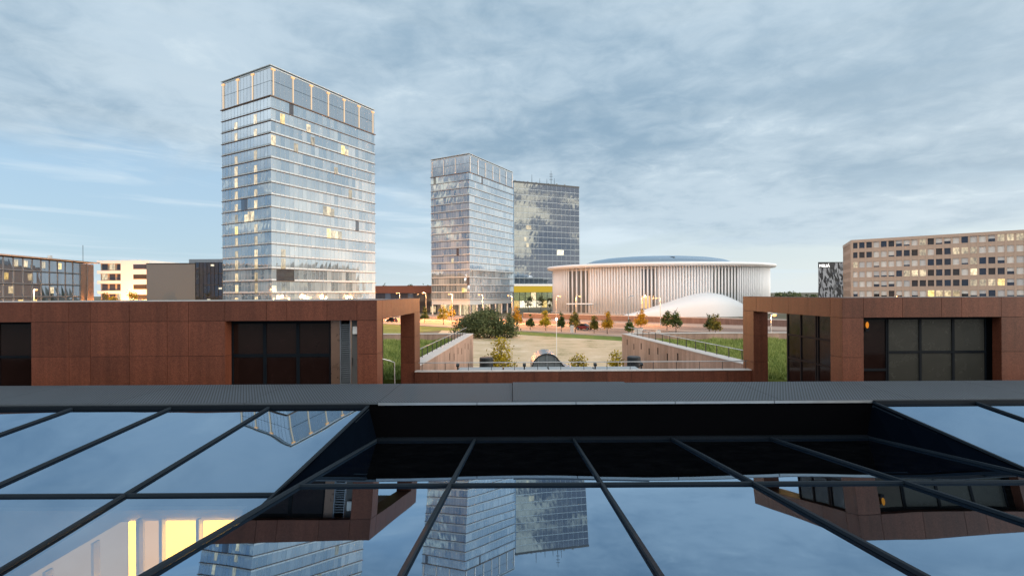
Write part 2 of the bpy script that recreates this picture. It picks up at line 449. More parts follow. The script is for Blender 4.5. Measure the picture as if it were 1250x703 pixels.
def wall_block(name, parent, x0, x1, y0, y1, z0, z1, xs=None, zs=None, ys=None, faces='FLR', mats=None):
    """block clad in granite on the given faces (F front -Y, L -X, R +X, B back, T top, U underside)"""
    mb = MB(); t = .03
    mb.box(x0+t, x1-t, y0+t, y1-t, z0 if 'U' not in faces else z0+t, z1-.004, 1)
    zs = zs or [z0, z1]; xs = xs or [x0, x1]; ys = ys or [y0, y1]
    zz = [z-z0 for z in zs]
    if 'F' in faces: clad(mb, (x0, y0+t, z0), (1,0,0), (0,0,1), [x-x0 for x in xs], zz, (0,-1,0))
    if 'B' in faces: clad(mb, (x0, y1-t, z0), (1,0,0), (0,0,1), [x-x0 for x in xs], zz, (0,1,0))
    if 'R' in faces: clad(mb, (x1-t, y0, z0), (0,1,0), (0,0,1), [y-y0 for y in ys], zz, (1,0,0))
    if 'L' in faces: clad(mb, (x0+t, y0, z0), (0,1,0), (0,0,1), [y-y0 for y in ys], zz, (-1,0,0))
    if 'U' in faces: clad(mb, (x0, y0, z0+t), (1,0,0), (0,1,0), [x-x0 for x in xs], [y-y0 for y in ys], (0,0,-1))
    mb.face([(x0,y0,z1), (x1,y0,z1), (x1,y1,z1), (x0,y1,z1)], 0, .5)
    return mb.build(name, mats or [M['granite'], M['joint']], parent)

def glazed(parent, name, x0, x1, y, z0, z1, nx, nz, gm, fm, fw=.09):
    """framed glazing in a wall opening facing -Y: a frame part with panes as sub-parts"""
    f = MB()
    f.box(x0, x1, y-.05, y+.05, z0, z0+fw); f.box(x0, x1, y-.05, y+.05, z1-fw, z1)
    xs = [x0+(x1-x0)*i/nx for i in range(nx+1)]; zs = [z0+(z1-z0)*i/nz for i in range(nz+1)]
    for x in xs: f.box(max(x0, x-fw/2), min(x1, x+fw/2), y-.047, y+.047, z0+fw, z1-fw)
    for z in zs[1:-1]: f.box(x0, x1, y-.044, y+.044, z-fw/2, z+fw/2)
    fr = f.build(name, fm, parent)
    for i in range(nx):
        MB().box(xs[i]+fw/2, xs[i+1]-fw/2, y-.012, y+.012, z0+fw, z1-fw).build('pane', gm, fr)
    return fr

# left pavilion
pl = thing('stone_pavilion', (-15, 20, ZF), 'long red granite pavilion on the left with brown glass door and open end portal', 'pavilion', 'granite pavilions on the terrace')
xs = [-34, -30.8, -27.6, -24.4, -21.2, -19.1, -17.6, -16.75, -15.2, -13.7, -12.85, -11.4, -9.75, -8.95, -7.35, -6.16, -5.37]
wall_block('lintel', pl, -34, -5.37, 20, 20.86, ZL, ZT, xs=xs, faces='FRUB')
wall_block('wall', pl, -19.1, -11.4, 20, 20.86, ZF, ZL-.004, xs=[-19.1, -17.6, -16.75, -15.2, -13.7, -12.85, -11.4], zs=[ZF, E-3.8, ZS, ZL-.004], faces='FLRB')
wall_block('wall', pl, -34, -24.4, 20, 20.86, ZF, ZL-.004, xs=[-34, -30.8, -27.6, -24.4], zs=[ZF, E-3.8, ZS, ZL-.004], faces='FLRB')
wall_block('pillar', pl, -6.16, -5.37, 20, 20.86, ZF, ZL-.004, zs=[ZF, E-3.8, ZS+.05, ZL-.004], faces='FLRB')
wall_block('beam', pl, -6.14, -5.37, 20.87, 29.3, ZL, ZT, ys=[20.87, 22.4, 24.2, 26.0, 27.6, 29.3], faces='RULB')
wall_block('pillar', pl, -6.14, -5.37, 27.7, 29.3, ZF, ZL-.004, zs=[ZF, E-3.8, ZS+.05, ZL-.004], faces='FLRB')
glazed(pl, 'glass_door', -24.4, -19.1, 20.5, ZF, ZL-.01, 3, 3, M['door_glass'], M['dark_frame'])
glazed(pl, 'glass_door', -11.4, -7.36, 20.5, ZF, ZL-.01, 3, 3, M['door_glass'], M['dark_frame'], .13)
MB().box(-7.34, -6.99, 20.40, 20.52, ZF, ZL-.01).build('bronze_panel', M['copper'], pl)
lv = MB()
for k in range(48):
    z = ZF+.05+k*.085
    if z < ZL-.1: lv.hexa([(-6.95,20.42,z),(-6.58,20.42,z),(-6.58,20.54,z+.05),(-6.95,20.54,z+.05)], [(-6.95,20.42,z+.018),(-6.58,20.42,z+.018),(-6.58,20.54,z+.068),(-6.95,20.54,z+.068)])
lv.box(-6.98, -6.95, 20.40, 20.56, ZF, ZL-.01); lv.box(-6.58, -6.55, 20.40, 20.56, ZF, ZL-.01)
lv.box(-6.95, -6.58, 20.56, 20.58, ZF, ZL-.01, 1)
lv.build('louvre', [M['alu'], M['black']], pl)
dr = MB().box(-6.52, -6.18, 20.44, 20.50, ZF, ZL-.01).build('door', plain('grey door leaf', (.10, .095, .09), .5), pl)
MB().tube([(-6.49, 20.40, E-2.9), (-6.49, 20.40, E-2.55)], .02).build('handle', M['dark_steel'], dr)
lm = MB().box(-6.44, -6.24, 20.30, 20.44, E-1.62, E-1.30).build('wall_lamp', M['white'], pl, bevel=.03)
MB().box(-26, -7.4, 28.6, 28.9, ZF, ZT-.02).build('rear_wall', M['joint'], pl)
MB().box(-7.7, -7.4, 20.87, 28.6, ZF, ZT-.02).build('end_wall', M['granite'], pl)
MB().box(-34, -6.15, 20.87, 28.6, ZL+.3, ZT-.03).build('roof', M['concrete'], pl)

# right pavilion
pr = thing('stone_pavilion', (19, 20, ZF), 'long red granite pavilion on the right with blind-backed glazing and dark side door', 'pavilion', 'granite pavilions on the terrace')
xs = [13.1, 13.95, 15.5, 17.05, 17.85, 19.42, 21.0, 22.6, 24.2, 28, 34]
wall_block('lintel', pr, 13.1, 34, 20, 20.75, ZL, ZT, xs=xs, faces='FLUB')
wall_block('pillar', pr, 13.1, 13.95, 20, 20.75, ZF, ZL-.004, zs=[ZF, E-3.8, E-2.62, ZL-.004], faces='FLRB')
wall_block('wall', pr, 19.42, 34, 20, 20.75, ZF, ZL-.004, xs=[19.42, 21.0, 22.6, 24.2, 28, 34], zs=[ZF, E-3.8, ZS, ZL-.004], faces='FLRB')
wall_block('beam', pr, 13.1, 13.88, 20.76, 28.6, ZL, ZT, ys=[20.76, 22.3, 23.9, 25.4, 27.0, 28.6], faces='LURB')
wall_block('pillar', pr, 13.1, 13.88, 27.35, 28.6, ZF, ZL-.004, zs=[ZF, E-3.8, ZS+.05, ZL-.004], faces='FLRB')
glazed(pr, 'glazing', 15.2, 19.2, 20.45, ZF, ZL-.01, 3, 3, M['blind_glass'], M['dark_frame'], .1)
glazed(pr, 'glass_door', 13.95, 15.19, 20.46, ZF, ZL-.01, 1, 2, M['door_glass'], M['dark_frame'], .1)
MB().box(19.2, 19.42, 20.38, 20.6, ZF, ZL-.01).build('jamb', M['black'], pr)
# side glazing on the portal side, facing -X
f = MB(); ya, yb, xg = 20.76, 24.35, 13.32
for y in (ya+.04, 21.9, 22.05, 23.2, yb-.04): f.box(xg-.05, xg+.05, y-.04, y+.04, ZF, ZL-.01)
for z in (E-2.05, E-3.15): f.box(xg-.044, xg+.044, ya, yb, z-.04, z+.04)
fr = f.build('side_door', M['dark_frame'], pr)
for a, b in ((ya+.08, 21.86), (22.09, 23.16), (23.24, yb-.08)):
    MB().box(xg-.01, xg+.01, a, b, ZF, ZL-.01).build('pane', M['door_glass'], fr)
MB().box(13.95, 13.99, 20.76, 24.3, ZF, ZT-.02).build('lining', M['black'], pr)
MB().box(13.4, 34, 24.36, 24.6, ZF, ZT-.02).build('rear_wall', M['joint'], pr)
MB().box(13.89, 34, 20.76, 24.36, ZL+.3, ZT-.03).build('roof', M['concrete'], pr)
wl = MB().ball((14.35, 20.36, E-1.36), .055, sq=2.4).build('door_reflection', M['reflection_orange'], pr)  # orange reflection in the door glass modelled as a glowing blob
wl2 = MB().box(14.28, 14.42, 20.36, 20.41, E-1.62, E-1.5).build('added_reflection_bracket', M['dark_frame'], pr)  # bracket added under the modelled reflection

# low parapet between the portals
ZP = E-4.24
lp = thing('parapet_wall', (4, 27.6, ZF), 'low red granite parapet wall with a pale stone coping spanning between the two portals', 'wall')
xs = [-5.36+i*(18.45/14) for i in range(15)]
wall_block('wall', lp, -5.36, 13.09, 27.6, 27.98, ZF, ZP-.05, xs=xs, zs=[ZF, ZP-.05], faces='FB')
MB().box(-5.36, 13.09, 27.57, 28.02, ZP-.045, ZP).build('coping', M['coping'], lp)
rl = thing('handrail', (4, 27.9, ZP), 'thin steel handrail running above the low granite parapet', 'railing')
rm = MB().tube([(-5.2, 27.9, ZP+.42), (13.0, 27.9, ZP+.42)], .022).build('rail', M['steel'], rl)
for i in range(15):
    x = -5.0+i*1.28
    MB().tube([(x, 27.9, ZP), (x, 27.9, ZP+.42)], .016).build('post', M['dark_steel'], rl)

# sunken court: two long side walls running away from the terrace
def court_wall(a, b, side, label, rlabel):
    a = Vector(a); b = Vector(b); d = (b-a).normalized(); n = Vector((-d.y, d.x))*side   # n points away from the court
    th = .7
    t = thing('court_wall', (a.x, a.y, 0), label, 'wall', 'rose stone walls along the sunken court')
    L = (b-a).length
    mb = MB()
    q = [a, b, b+n*th, a+n*th]
    if side < 0: q = [a+n*th, b+n*th, b, a]
    else: q = [a, b, b+n*th, a+n*th]
    def ins(p): return p
    mb.hexa([(p.x, p.y, 0) for p in (q if side > 0 else q)], [(p.x, p.y, ZW-.06) for p in q], 1)
    us = list(np.linspace(0, L, 15)); 
    clad(mb, (a.x, a.y, 0), (d.x, d.y, 0), (0,0,1), us, [0, 1.6, ZW-.06], (-n.x, -n.y, 0))
    clad(mb, (b.x, b.y, 0), (n.x, n.y, 0), (0,0,1), [0, th], [0, 1.6, ZW-.06], (d.x, d.y, 0))
    mb.build('wall', [M['granite_pale'], M['joint']], t)
    c = MB(); e = [a-n*.06, b-n*.06+d*.06, b+n*(th+.1)+d*.06, a+n*(th+.1)]
    if side < 0: e = e[::-1]
    c.prism([(p.x, p.y) for p in (e if True else e)], ZW-.055, ZW)
    c.build('coping', M['coping'], t)
    for k in range(7):                                            # small slot openings
        u = L*(.42+.085*k) if k < 7 else 0
        p = a+d*u-n*.034
        z = ZW-1.0-(k%2)*.25
        s = MB(); w = d*.09
        s.hexa([(p.x-w.x, p.y-w.y, z), (p.x+w.x, p.y+w.y, z), (p.x+w.x+n.x*.03, p.y+w.y+n.y*.03, z), (p.x-w.x+n.x*.03, p.y-w.y+n.y*.03, z)],
               [(p.x-w.x, p.y-w.y, z+.55), (p.x+w.x, p.y+w.y, z+.55), (p.x+w.x+n.x*.03, p.y+w.y+n.y*.03, z+.55), (p.x-w.x+n.x*.03, p.y-w.y+n.y*.03, z+.55)])
        s.build('slot_opening', M['black'], t)
    r = thing('handrail', (a.x, a.y, ZW), rlabel, 'railing', 'handrails on the court walls')
    o = n*(th*.92); p0 = a+o; p1 = b+o
    MB().tube([(p0.x, p0.y, ZW+.62), (p1.x, p1.y, ZW+.62)], .028).build('rail', M['steel'], r)
    for k in range(15):
        p = p0+(p1-p0)*((k+.3)/15)
        MB().bar((p.x, p.y, ZW), (p.x, p.y, ZW+.62), .05, .05).build('post', M['dark_steel'], r)
    return t
court_wall((-5.45, 29.35), (-4.1, 52.4), 1, 'rose stone wall with small slots along the left side of the sunken court', 'steel handrail along the left court wall')
court_wall((13.55, 28.65), (11.2, 51.3), -1, 'rose stone wall with small slots along the right side of the sunken court', 'steel handrail on thin dark posts along the right court wall')
def ret_wall(x0, x1, y, label):
    t = thing('retaining_wall', ((x0+x1)/2, y, 0), label, 'wall', 'retaining walls behind the roof grass')
    n = int(abs(x1-x0)/1.8)
    wall_block('wall', t, x0, x1, y, y+.6, 0, ZW-.06, xs=list(np.linspace(x0, x1, n)), zs=[0, 3.9, ZW-.06], faces='FLRB', mats=[M['granite_pale'], M['joint']])
    MB().box(x0, x1, y-.04, y+.64, ZW-.055, ZW-.003).build('coping', M['coping'], t)
ret_wall(-40, -4.9, 52.45, 'long rose stone retaining wall behind the grass on the left')
ret_wall(12.0, 52, 51.35, 'long rose stone retaining wall behind the grass on the right')

# planted roofs either side of the court
ZG = E-4.98
def grass_bed(name, poly, n, seed):
    rng = np.random.default_rng(seed)
    o = MB().prism(poly, 0, ZG).build('planted_roof', M['lawn']); o['kind'] = 'structure'
    P_ = np.array(poly); lo = P_.min(0); hi = P_.max(0)
    pts = lo+(hi-lo)*rng.random((n*2, 2))
    ins = np.zeros(len(pts), bool); j = len(P_)-1
    for i in range(len(P_)):
        c = ((P_[i,1] > pts[:,1]) != (P_[j,1] > pts[:,1])) & (pts[:,0] < (P_[j,0]-P_[i,0])*(pts[:,1]-P_[i,1])/(P_[j,1]-P_[i,1]+1e-9)+P_[i,0])
        ins ^= c; j = i
    pts = pts[ins][:n]; n = len(pts)
    clump = np.sin(pts[:,0]*1.7+1.3*np.sin(pts[:,1]*.9))*np.sin(pts[:,1]*1.3+pts[:,0]*.4)
    h = (.22+.20*rng.random(n))*(1+.45*clump); w = .03+.03*rng.random(n)
    a = rng.random(n)*2*np.pi; lean = .15*rng.standard_normal((n, 2))
    v = np.zeros((n, 3, 3))
    v[:,0,0] = pts[:,0]-w*np.cos(a); v[:,0,1] = pts[:,1]-w*np.sin(a); v[:,0,2] = ZG-.01
    v[:,1,0] = pts[:,0]+w*np.cos(a); v[:,1,1] = pts[:,1]+w*np.sin(a); v[:,1,2] = ZG-.01
    v[:,2,0] = pts[:,0]+lean[:,0]; v[:,2,1] = pts[:,1]+lean[:,1]; v[:,2,2] = ZG+h
    me = bpy.data.meshes.new(name)
    me.from_pydata(v.reshape(-1, 3).tolist(), [], np.arange(3*n).reshape(-1, 3).tolist())
    me.materials.append(M['grass'])
    at = me.attributes.new('tone', 'FLOAT', 'FACE'); at.data.foreach_set('value', np.clip(.5+.25*clump+.28*rng.standard_normal(n), 0, 1))
    o = bpy.data.objects.new(name, me); COL.objects.link(o)
    return o
gl_ = grass_bed('grass', [(-34, 29.4), (-6.2, 29.4), (-4.95, 52.4), (-34, 52.4)], 60000, 3)
tag(gl_, 'rough green grass on the planted roof left of the court', 'grass', kind='stuff')
gr_ = grass_bed('grass', [(14.35, 28.7), (44, 28.7), (44, 51.3), (12.0, 51.3)], 60000, 4)
tag(gr_, 'rough green grass on the planted roof right of the court', 'grass', kind='stuff')
o = MB().box(-5.3, 13.4, 28.35, 29.3, 0, E-5.2).build('court_edge', M['concrete']); o['kind'] = 'structure'

# stair rail beside the left portal
t = thing('stair_rail', (-6.6, 25, ZF), 'bent tubular steel stair rail standing inside the left portal', 'railing')
MB().tube([(-7.2, 24.6, E-2.95), (-6.15, 25.3, E-3.35), (-5.95, 25.4, E-3.45), (-5.93, 25.4, E-5.3)], .03).build('rail', M['steel'], t)
MB().tube([(-6.9, 24.8, E-3.07), (-6.9, 24.8, E-5.3)], .02).build('post', M['steel'], t)

# roof light strip behind the parapet, vents in the court
t = thing('roof_light', (1, 29.8, E-5.2), 'long flat glazed roof light with dark frame just behind the parapet', 'roof light')
MB().box(-3.3, 7.6, 29.3, 30.9, E-5.2, E-4.56).build('frame', M['dark_frame'], t)
for i in range(4):
    x = -3.2+i*2.7
    MB().box(x, x+2.6, 29.38, 30.8, E-4.557, E-4.5).build('pane', M['rooflight_pane'], t)
for i, x in enumerate((-3.2, .7, 4.85, 7.55)):
    t2 = thing('floodlight', (x, 29.5, E-4.5), ('small floodlight on the left end of the roof light', 'small floodlight between the left drum vent and the curved vent', 'small floodlight right of the curved vent', 'small floodlight beside the right drum vent')[i], 'floodlight', 'small floodlights on the roof light')
    MB().box(x-.04, x+.04, 29.5, 29.56, E-4.5, E-4.25).build('bracket', M['dark_steel'], t2)
    MB().hexa([(x-.09,29.44,E-4.28),(x+.09,29.44,E-4.28),(x+.09,29.62,E-4.24),(x-.09,29.62,E-4.24)], [(x-.09,29.42,E-4.18),(x+.09,29.42,E-4.18),(x+.09,29.6,E-4.1),(x-.09,29.6,E-4.1)]).build('lamp_head', M['dark_steel'], t2)
def drum(x, y, label):
    t = thing('vent_drum', (x, y, 0), label, 'vent', 'dark drum vents in the court')
    MB().tube([(x, y, 0), (x, y, E-4.86)], .28, 18).build('duct', M['drum'], t)
    b = MB(); b.tube([(x,y,E-4.9),(x,y,E-4.86),(x,y,E-4.25),(x,y,E-4.2)], [.40,.44,.44,.40], 26)
    for k in range(5): b.tube([(x,y,E-4.84+k*.12),(x,y,E-4.80+k*.12)], .455, 26)
    b.build('drum', M['drum'], t, smooth=False)
drum(-1.72, 33.2, 'dark ribbed drum vent standing by the left court wall')
drum(8.0, 33.2, 'dark ribbed drum vent standing by the right court wall')
t = thing('air_intake', (2.4, 35, 0), 'big curved metal air intake hood with glazed rounded face in the court', 'vent')
def hood(y0, y1, s0, s1, mi, tone=.5):
    pass
prof = []
cx, cz, rr = 2.35, E-5.15, 1.02
for k in range(15):
    a = math.pi*(1-k/14*.72); prof.append((cx+rr*math.cos(a), cz+rr*math.sin(a)+.0))
lx, lz = prof[-1]
for k in range(1, 7):
    q = k/6; prof.append((lx+1.35*q, lz-(.98*(1-(1-q)**2))))
poly = [(cx-rr, E-9)]+prof+[(prof[-1][0], E-9)]
hb = MB()
yf, yb = 34.2, 37.2
n = len(poly); k0 = len(hb.v)
for i in range(n-1):
    (xa, za), (xb, zb) = poly[i], poly[i+1]
    hb.face([(xa,yf,za),(xb,yf,zb),(xb,yb,zb),(xa,yb,za)], 0, .3+.4*random.random())
hb.build('hood', M['alu'], t, smooth=False)
MB().face([(x,yf+.02,z) for x, z in poly][::-1]).build('glazed_face', plain('hood glazing', (.15, .17, .18), .3), t)
MB().face([(x,yb-.02,z) for x, z in poly]).build('rear_face', M['alu'], t)
rb = MB()
for i in range(1, len(prof)-1):
    rb.bar((prof[i-1][0], yf-.01, prof[i-1][1]), (prof[i][0], yf-.01, prof[i][1]), .07, .07, up=(0,1,0))
rb.build('rim', M['dark_steel'], t)
for xx in (1.75, 2.35, 2.95): MB().box(xx-.03, xx+.03, yf-.03, yf+.0, E-6, cz+math.sqrt(max(0, rr*rr-(xx-cx)**2))-.05).build('glazing_bar', M['alu'], t)
MB().box(1.35, 3.4, yf-.035, yf-.002, E-4.72, E-4.67).build('glazing_bar', M['alu'], t)

# ------------------------------------------------------------------ walkway grating and skylights
YN, YB = 14.0, 16.86
t = thing('grating_walkway', (0, 15.4, ZD), 'long grey perforated metal walkway crossing the whole roof before the pavilions', 'walkway')
for k in range(-8, 8):
    x = k*3.73
    top = .03 if k == 0 else 0
    MB().box(x+.008, x+3.722, YN, YB, ZD-.06+top, ZD+top).build('grating_panel', M['grating'], t)
MB().box(-35, 35, YN+.08, YB-.02, ZD-.5, ZD-.062).build('bearer', M['dark_frame'], t)
MB().box(-35, 35, YB, YB+.05, ZD-.5, ZD-.01).build('rear_edge', M['black'], t)
for k in range(5):
    MB().box(-3.73+k*2.75, -3.73+(k+1)*2.75-.02, YN-.03, YN-.002, ZD-.085, ZD-.02).build('fascia_strip', M['alu'], t)

def skylight(name_label, top_l, top_r, zt, slope, drift_l, drift_r, y_tr, y_end, n, label, extra=''):
    """sloping glazed roof: mullion lines run from the walkway edge (y=YN) towards the camera.
    slope: dz/dy; drift: dx/dy of the first and last line"""
    t = thing('glass_roof', ((top_l+top_r)/2, YN, zt), label, 'skylight', 'sloping glass roofs before the walkway')
    def pt(i, y, dz=0):
        q = i/n; x = top_l+(top_r-top_l)*q; dr = drift_l+(drift_r-drift_l)*q
        return Vector((x+dr*(y-YN), y, zt+slope*(y-YN)+dz))
    ys = [YN-.03, y_tr, y_end]
    for i in range(n):
        for j in range(2):
            a, b = ys[j], ys[j+1]
            # each pane is a slightly bowed sheet of real glass
            N = 6; mb = MB()
            idx = []
            for u in range(N+1):
                for w in range(N+1):
                    y = a+(b-a)*w/N; l = pt(i, y); r = pt(i+1, y); p = l.lerp(r, u/N)
                    bow = .006*math.sin(math.pi*u/N)*math.sin(math.pi*w/N)*(1 if (i+j)%2 else -1)
                    mb.v.append((p.x, p.y, p.z+bow))
            for u in range(N):
                for w in range(N):
                    k = u*(N+1)+w
                    q = (k, k+1, k+N+2, k+N+1)
                    mb.f.append(q); mb.mi.append(0); mb.t.append(.5)
            o = mb.build('glass_pane', M['sky_glass'], t, smooth=True)
            # make normals face up
            me = o.data
            if me.polygons[0].normal.z < 0: me.flip_normals()
    for i in range(n+1):
        a = pt(i, YN-.02, .03); b = pt(i, y_end, .03)
        MB().bar(a, b, .052, .05).bar(a+Vector((0,0,-.12)), b+Vector((0,0,-.075)), .042, .06).build('mullion', M['mullion'], t)
    a = pt(0, y_tr, .02); b = pt(n, y_tr, .02)
    MB().bar(a, b, .048, .048).build('transom', M['mullion'], t)
    a = pt(0, YN-.06, .015); b = pt(n, YN-.06, .015)
    MB().bar(a, b, .13, .12).build('head_frame', M['dark_frame'], t)
    return pt
Pc = skylight('c', -3.77, 9.83, E-4.06, -.1236, .0155, .0155, 9.05, 2.8, 5, 'wide sunken glass roof in the middle, mirroring the towers')
Pl = skylight('l', -17.56, -4.0, E-3.12, .100, .057, .057, 9.08, 2.8, 5, 'left sloping glass roof rising to the walkway, blue sky and a lit room showing in it')
Pr = skylight('r', 10.0, 21.1, E-3.09, .119, -.04, -.04, 9.24, 2.8, 4, 'right sloping glass roof rising to the walkway at the right edge')
# dark linings round the sunken roof
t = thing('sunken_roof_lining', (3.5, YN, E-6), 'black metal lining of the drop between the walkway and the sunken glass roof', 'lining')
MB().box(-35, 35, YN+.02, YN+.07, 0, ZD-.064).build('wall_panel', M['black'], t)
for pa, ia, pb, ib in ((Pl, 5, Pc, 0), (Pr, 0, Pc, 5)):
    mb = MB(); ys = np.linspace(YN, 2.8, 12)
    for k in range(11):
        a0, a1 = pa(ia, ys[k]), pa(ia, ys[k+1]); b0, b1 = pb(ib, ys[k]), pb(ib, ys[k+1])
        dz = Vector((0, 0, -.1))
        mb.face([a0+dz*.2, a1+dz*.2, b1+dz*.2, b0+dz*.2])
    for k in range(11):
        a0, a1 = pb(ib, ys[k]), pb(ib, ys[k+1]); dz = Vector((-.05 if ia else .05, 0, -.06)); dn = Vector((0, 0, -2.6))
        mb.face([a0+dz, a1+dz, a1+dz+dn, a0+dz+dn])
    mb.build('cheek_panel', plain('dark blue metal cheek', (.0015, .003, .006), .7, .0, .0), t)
# the hall under the glass
o = MB().box(-34, 34, 2.2, 14.0, -.2, .02).build('hall_floor', plain('hall floor', (.012, .013, .015), .5)); o['kind'] = 'structure'
t = thing('hall_wall', (-8, 9.6, 0), 'white interior wall with warm lit windows seen through the left glass roof', 'wall')
zt_ = E-4.28
MB().box(-11.4, -5.15, 9.58, 9.75, .02, zt_+.2).build('wall', plain('white interior wall', (.55, .53, .5), .7), t)
for x0, x1, m_ in ((-6.97, -6.62, 'interior_dim'), (-6.58, -5.96, 'interior_lit'), (-5.86, -5.2, 'interior_lit')):
    MB().box(x0, x1, 9.53, 9.58, .1, zt_).build('lit_window', M[m_], t)
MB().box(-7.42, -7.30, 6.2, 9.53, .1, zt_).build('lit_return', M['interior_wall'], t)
MB().box(-7.28, -7.07, 9.53, 9.58, .1, zt_).build('lit_window', M['interior_lit'], t)
for y in (8.7, 7.8): MB().box(-7.295, -7.25, y, y+.14, .1, zt_).build('return_panel', M['white'], t)
for x in (-7.03, -6.6, -5.91):
    MB().box(x-.03, x+.03, 9.42, 9.53, .02, zt_+.08).build('post', M['white'], t)

# ------------------------------------------------------------------ glass towers
DR = Vector((.485, .875)); DL = Vector((-.872, .49))
def quadface(mb, a, b, z0, z1, n, off, mi=0, tone=.5, tilt=0):
    o = [n*(off+random.uniform(-tilt, tilt)) for _ in range(4)]
    mb.face([(a.x+o[0].x, a.y+o[0].y, z0), (b.x+o[1].x, b.y+o[1].y, z0), (b.x+o[2].x, b.y+o[2].y, z1), (a.x+o[3].x, a.y+o[3].y, z1)], mi, tone)
def ring(C, R_, B, L, grow):
    """rectangle grown outwards"""
    c = (C+B)/2; ur = (R_-C).normalized(); ul = (L-C).normalized()
    return [C-ur*grow-ul*grow, R_+ur*grow-ul*grow, B+ur*grow+ul*grow, L-ur*grow+ul*grow]
def glass_tower(C, tr, tl, label, lit, lights, seed):
    rnd = random.Random(seed); random.seed(seed)
    C = Vector(C); R_ = C+DR*tr; L = C+DL*tl; B = R_+DL*tl
    t = thing('glass_tower', (C.x, C.y, 0), label, 'tower', 'twin glass office towers')
    faces = [('L', L, C), ('R', C, R_), ('X', R_, B), ('Y', B, L)]
    def nrm(a, b): d = (b-a).normalized(); return Vector((d.y, -d.x))
    pitch, zb, ns = 3.06, 6.3, 17
    MB().prism([(p.x, p.y) for p in ring(C, R_, B, L, -.6)], 6.21, 58.6).prism([(p.x, p.y) for p in ring(C, R_, B, L, -2.2)], .0, 6.2).build('core', M['core'], t)
    for s in range(ns):
        z0 = zb+s*pitch; z1 = z0+pitch; mb = MB()
        stone = rnd.random()
        for fn, a, b in faces:
            n = nrm(a, b); ln = (b-a).length; k = round(ln/1.33); d = (b-a)/k
            blind = rnd.uniform(.2, .55)
            for i in range(k):
                p, q = a+d*i, a+d*(i+1)
                if (fn, s, i) in lit: continue
                if rnd.random() < .16: blind = rnd.uniform(.1, .8)
                tn = min(1, max(0, blind+rnd.gauss(0, .2)))
                if rnd.random() < .02: tn = 0
                quadface(mb, p, q, z0+.5, z1-.12, n, 0, 0, tn, .010)
                quadface(mb, p, q, z0+.06, z0+.5, n, -.03, 1 if s < 16 else 0, .5, .0)
                e = p+n*.035; w = (q-p).normalized()*.016
                mb.hexa([(p.x-w.x, p.y-w.y, z0+.05), (e.x-w.x, e.y-w.y, z0+.05), (e.x+w.x, e.y+w.y, z0+.05), (p.x+w.x, p.y+w.y, z0+.05)],
                        [(p.x-w.x, p.y-w.y, z1-.1), (e.x-w.x, e.y-w.y, z1-.1), (e.x+w.x, e.y+w.y, z1-.1), (p.x+w.x, p.y+w.y, z1-.1)], 1)
        mb.build('storey_glazing', [M['tower_glass'], M['fin']], t)
        fe = MB(); fe.prism([(p.x, p.y) for p in ring(C, R_, B, L, .24)], z0-.07, z0+.05)
        fe.build('floor_edge', M['spandrel'], t)
    for (fn, s, i), mm in lit.items():
        a, b = next((a, b) for f_, a, b in faces if f_ == fn)
        n = nrm(a, b); k = round((b-a).length/1.33); d = (b-a)/k
        if i >= k: continue
        z0 = zb+s*pitch; mb = MB(); tp = z0+pitch-.12 if mm == 'win_dark' else z0+rnd.choice((1.9, 2.2, 2.6))
        quadface(mb, a+d*i, a+d*(i+1), z0+.1, tp, n, 0, 0, rnd.random(), 0)
        if mm != 'win_dark': quadface(mb, a+d*i, a+d*(i+1), tp+.02, z0+pitch-.12, n, 0, 1, .6, 0)
        mb.build('lit_window' if mm != 'win_dark' else 'open_window', [M[mm], M['tower_glass']], t)
    # crown: tall glazed storey with inner piers under a thin roof
    z0 = zb+ns*pitch; z1 = 65.4
    mb = MB()
    for fn, a, b in faces:
        n = nrm(a, b); k = round((b-a).length/1.33); d = (b-a)/k
        for i in range(k):
            quadface(mb, a+d*i, a+d*(i+1), z0+.15, z0+3.7, n, 0, 0, .2+.3*rnd.random(), .008)
            quadface(mb, a+d*i, a+d*(i+1), z0+3.8, z1-.1, n, 0, 0, .1+.3*rnd.random(), .008)
            p = a+d*i; e = p+n*.04; w = d.normalized()*.010
            mb.hexa([(p.x-w.x,p.y-w.y,z0+.1),(e.x-w.x,e.y-w.y,z0+.1),(e.x+w.x,e.y+w.y,z0+.1),(p.x+w.x,p.y+w.y,z0+.1)], [(p.x-w.x,p.y-w.y,z1-.1),(e.x-w.x,e.y-w.y,z1-.1),(e.x+w.x,e.y+w.y,z1-.1),(p.x+w.x,p.y+w.y,z1-.1)], 1)
    mb.build('crown_glazing', [M['tower_glass_clear'], M['fin']], t)
    MB().prism([(p.x, p.y) for p in ring(C, R_, B, L, .34)], z0-.10, z0+.08).build('floor_edge', M['spandrel'], t)
    MB().prism([(p.x, p.y) for p in ring(C, R_, B, L, .1)], z1-.12, z1+.12).build('roof_edge', M['fin'], t)
    MB().prism([(p.x, p.y) for p in ring(C, R_, B, L, .2)], z1+.5, z1+.66).build('roof_slab', M['fin'], t)
    MB().prism([(p.x, p.y) for p in ring(C, R_, B, L, -2.5)], z1+.12, z1+.5).build('roof_plant', M['core'], t)
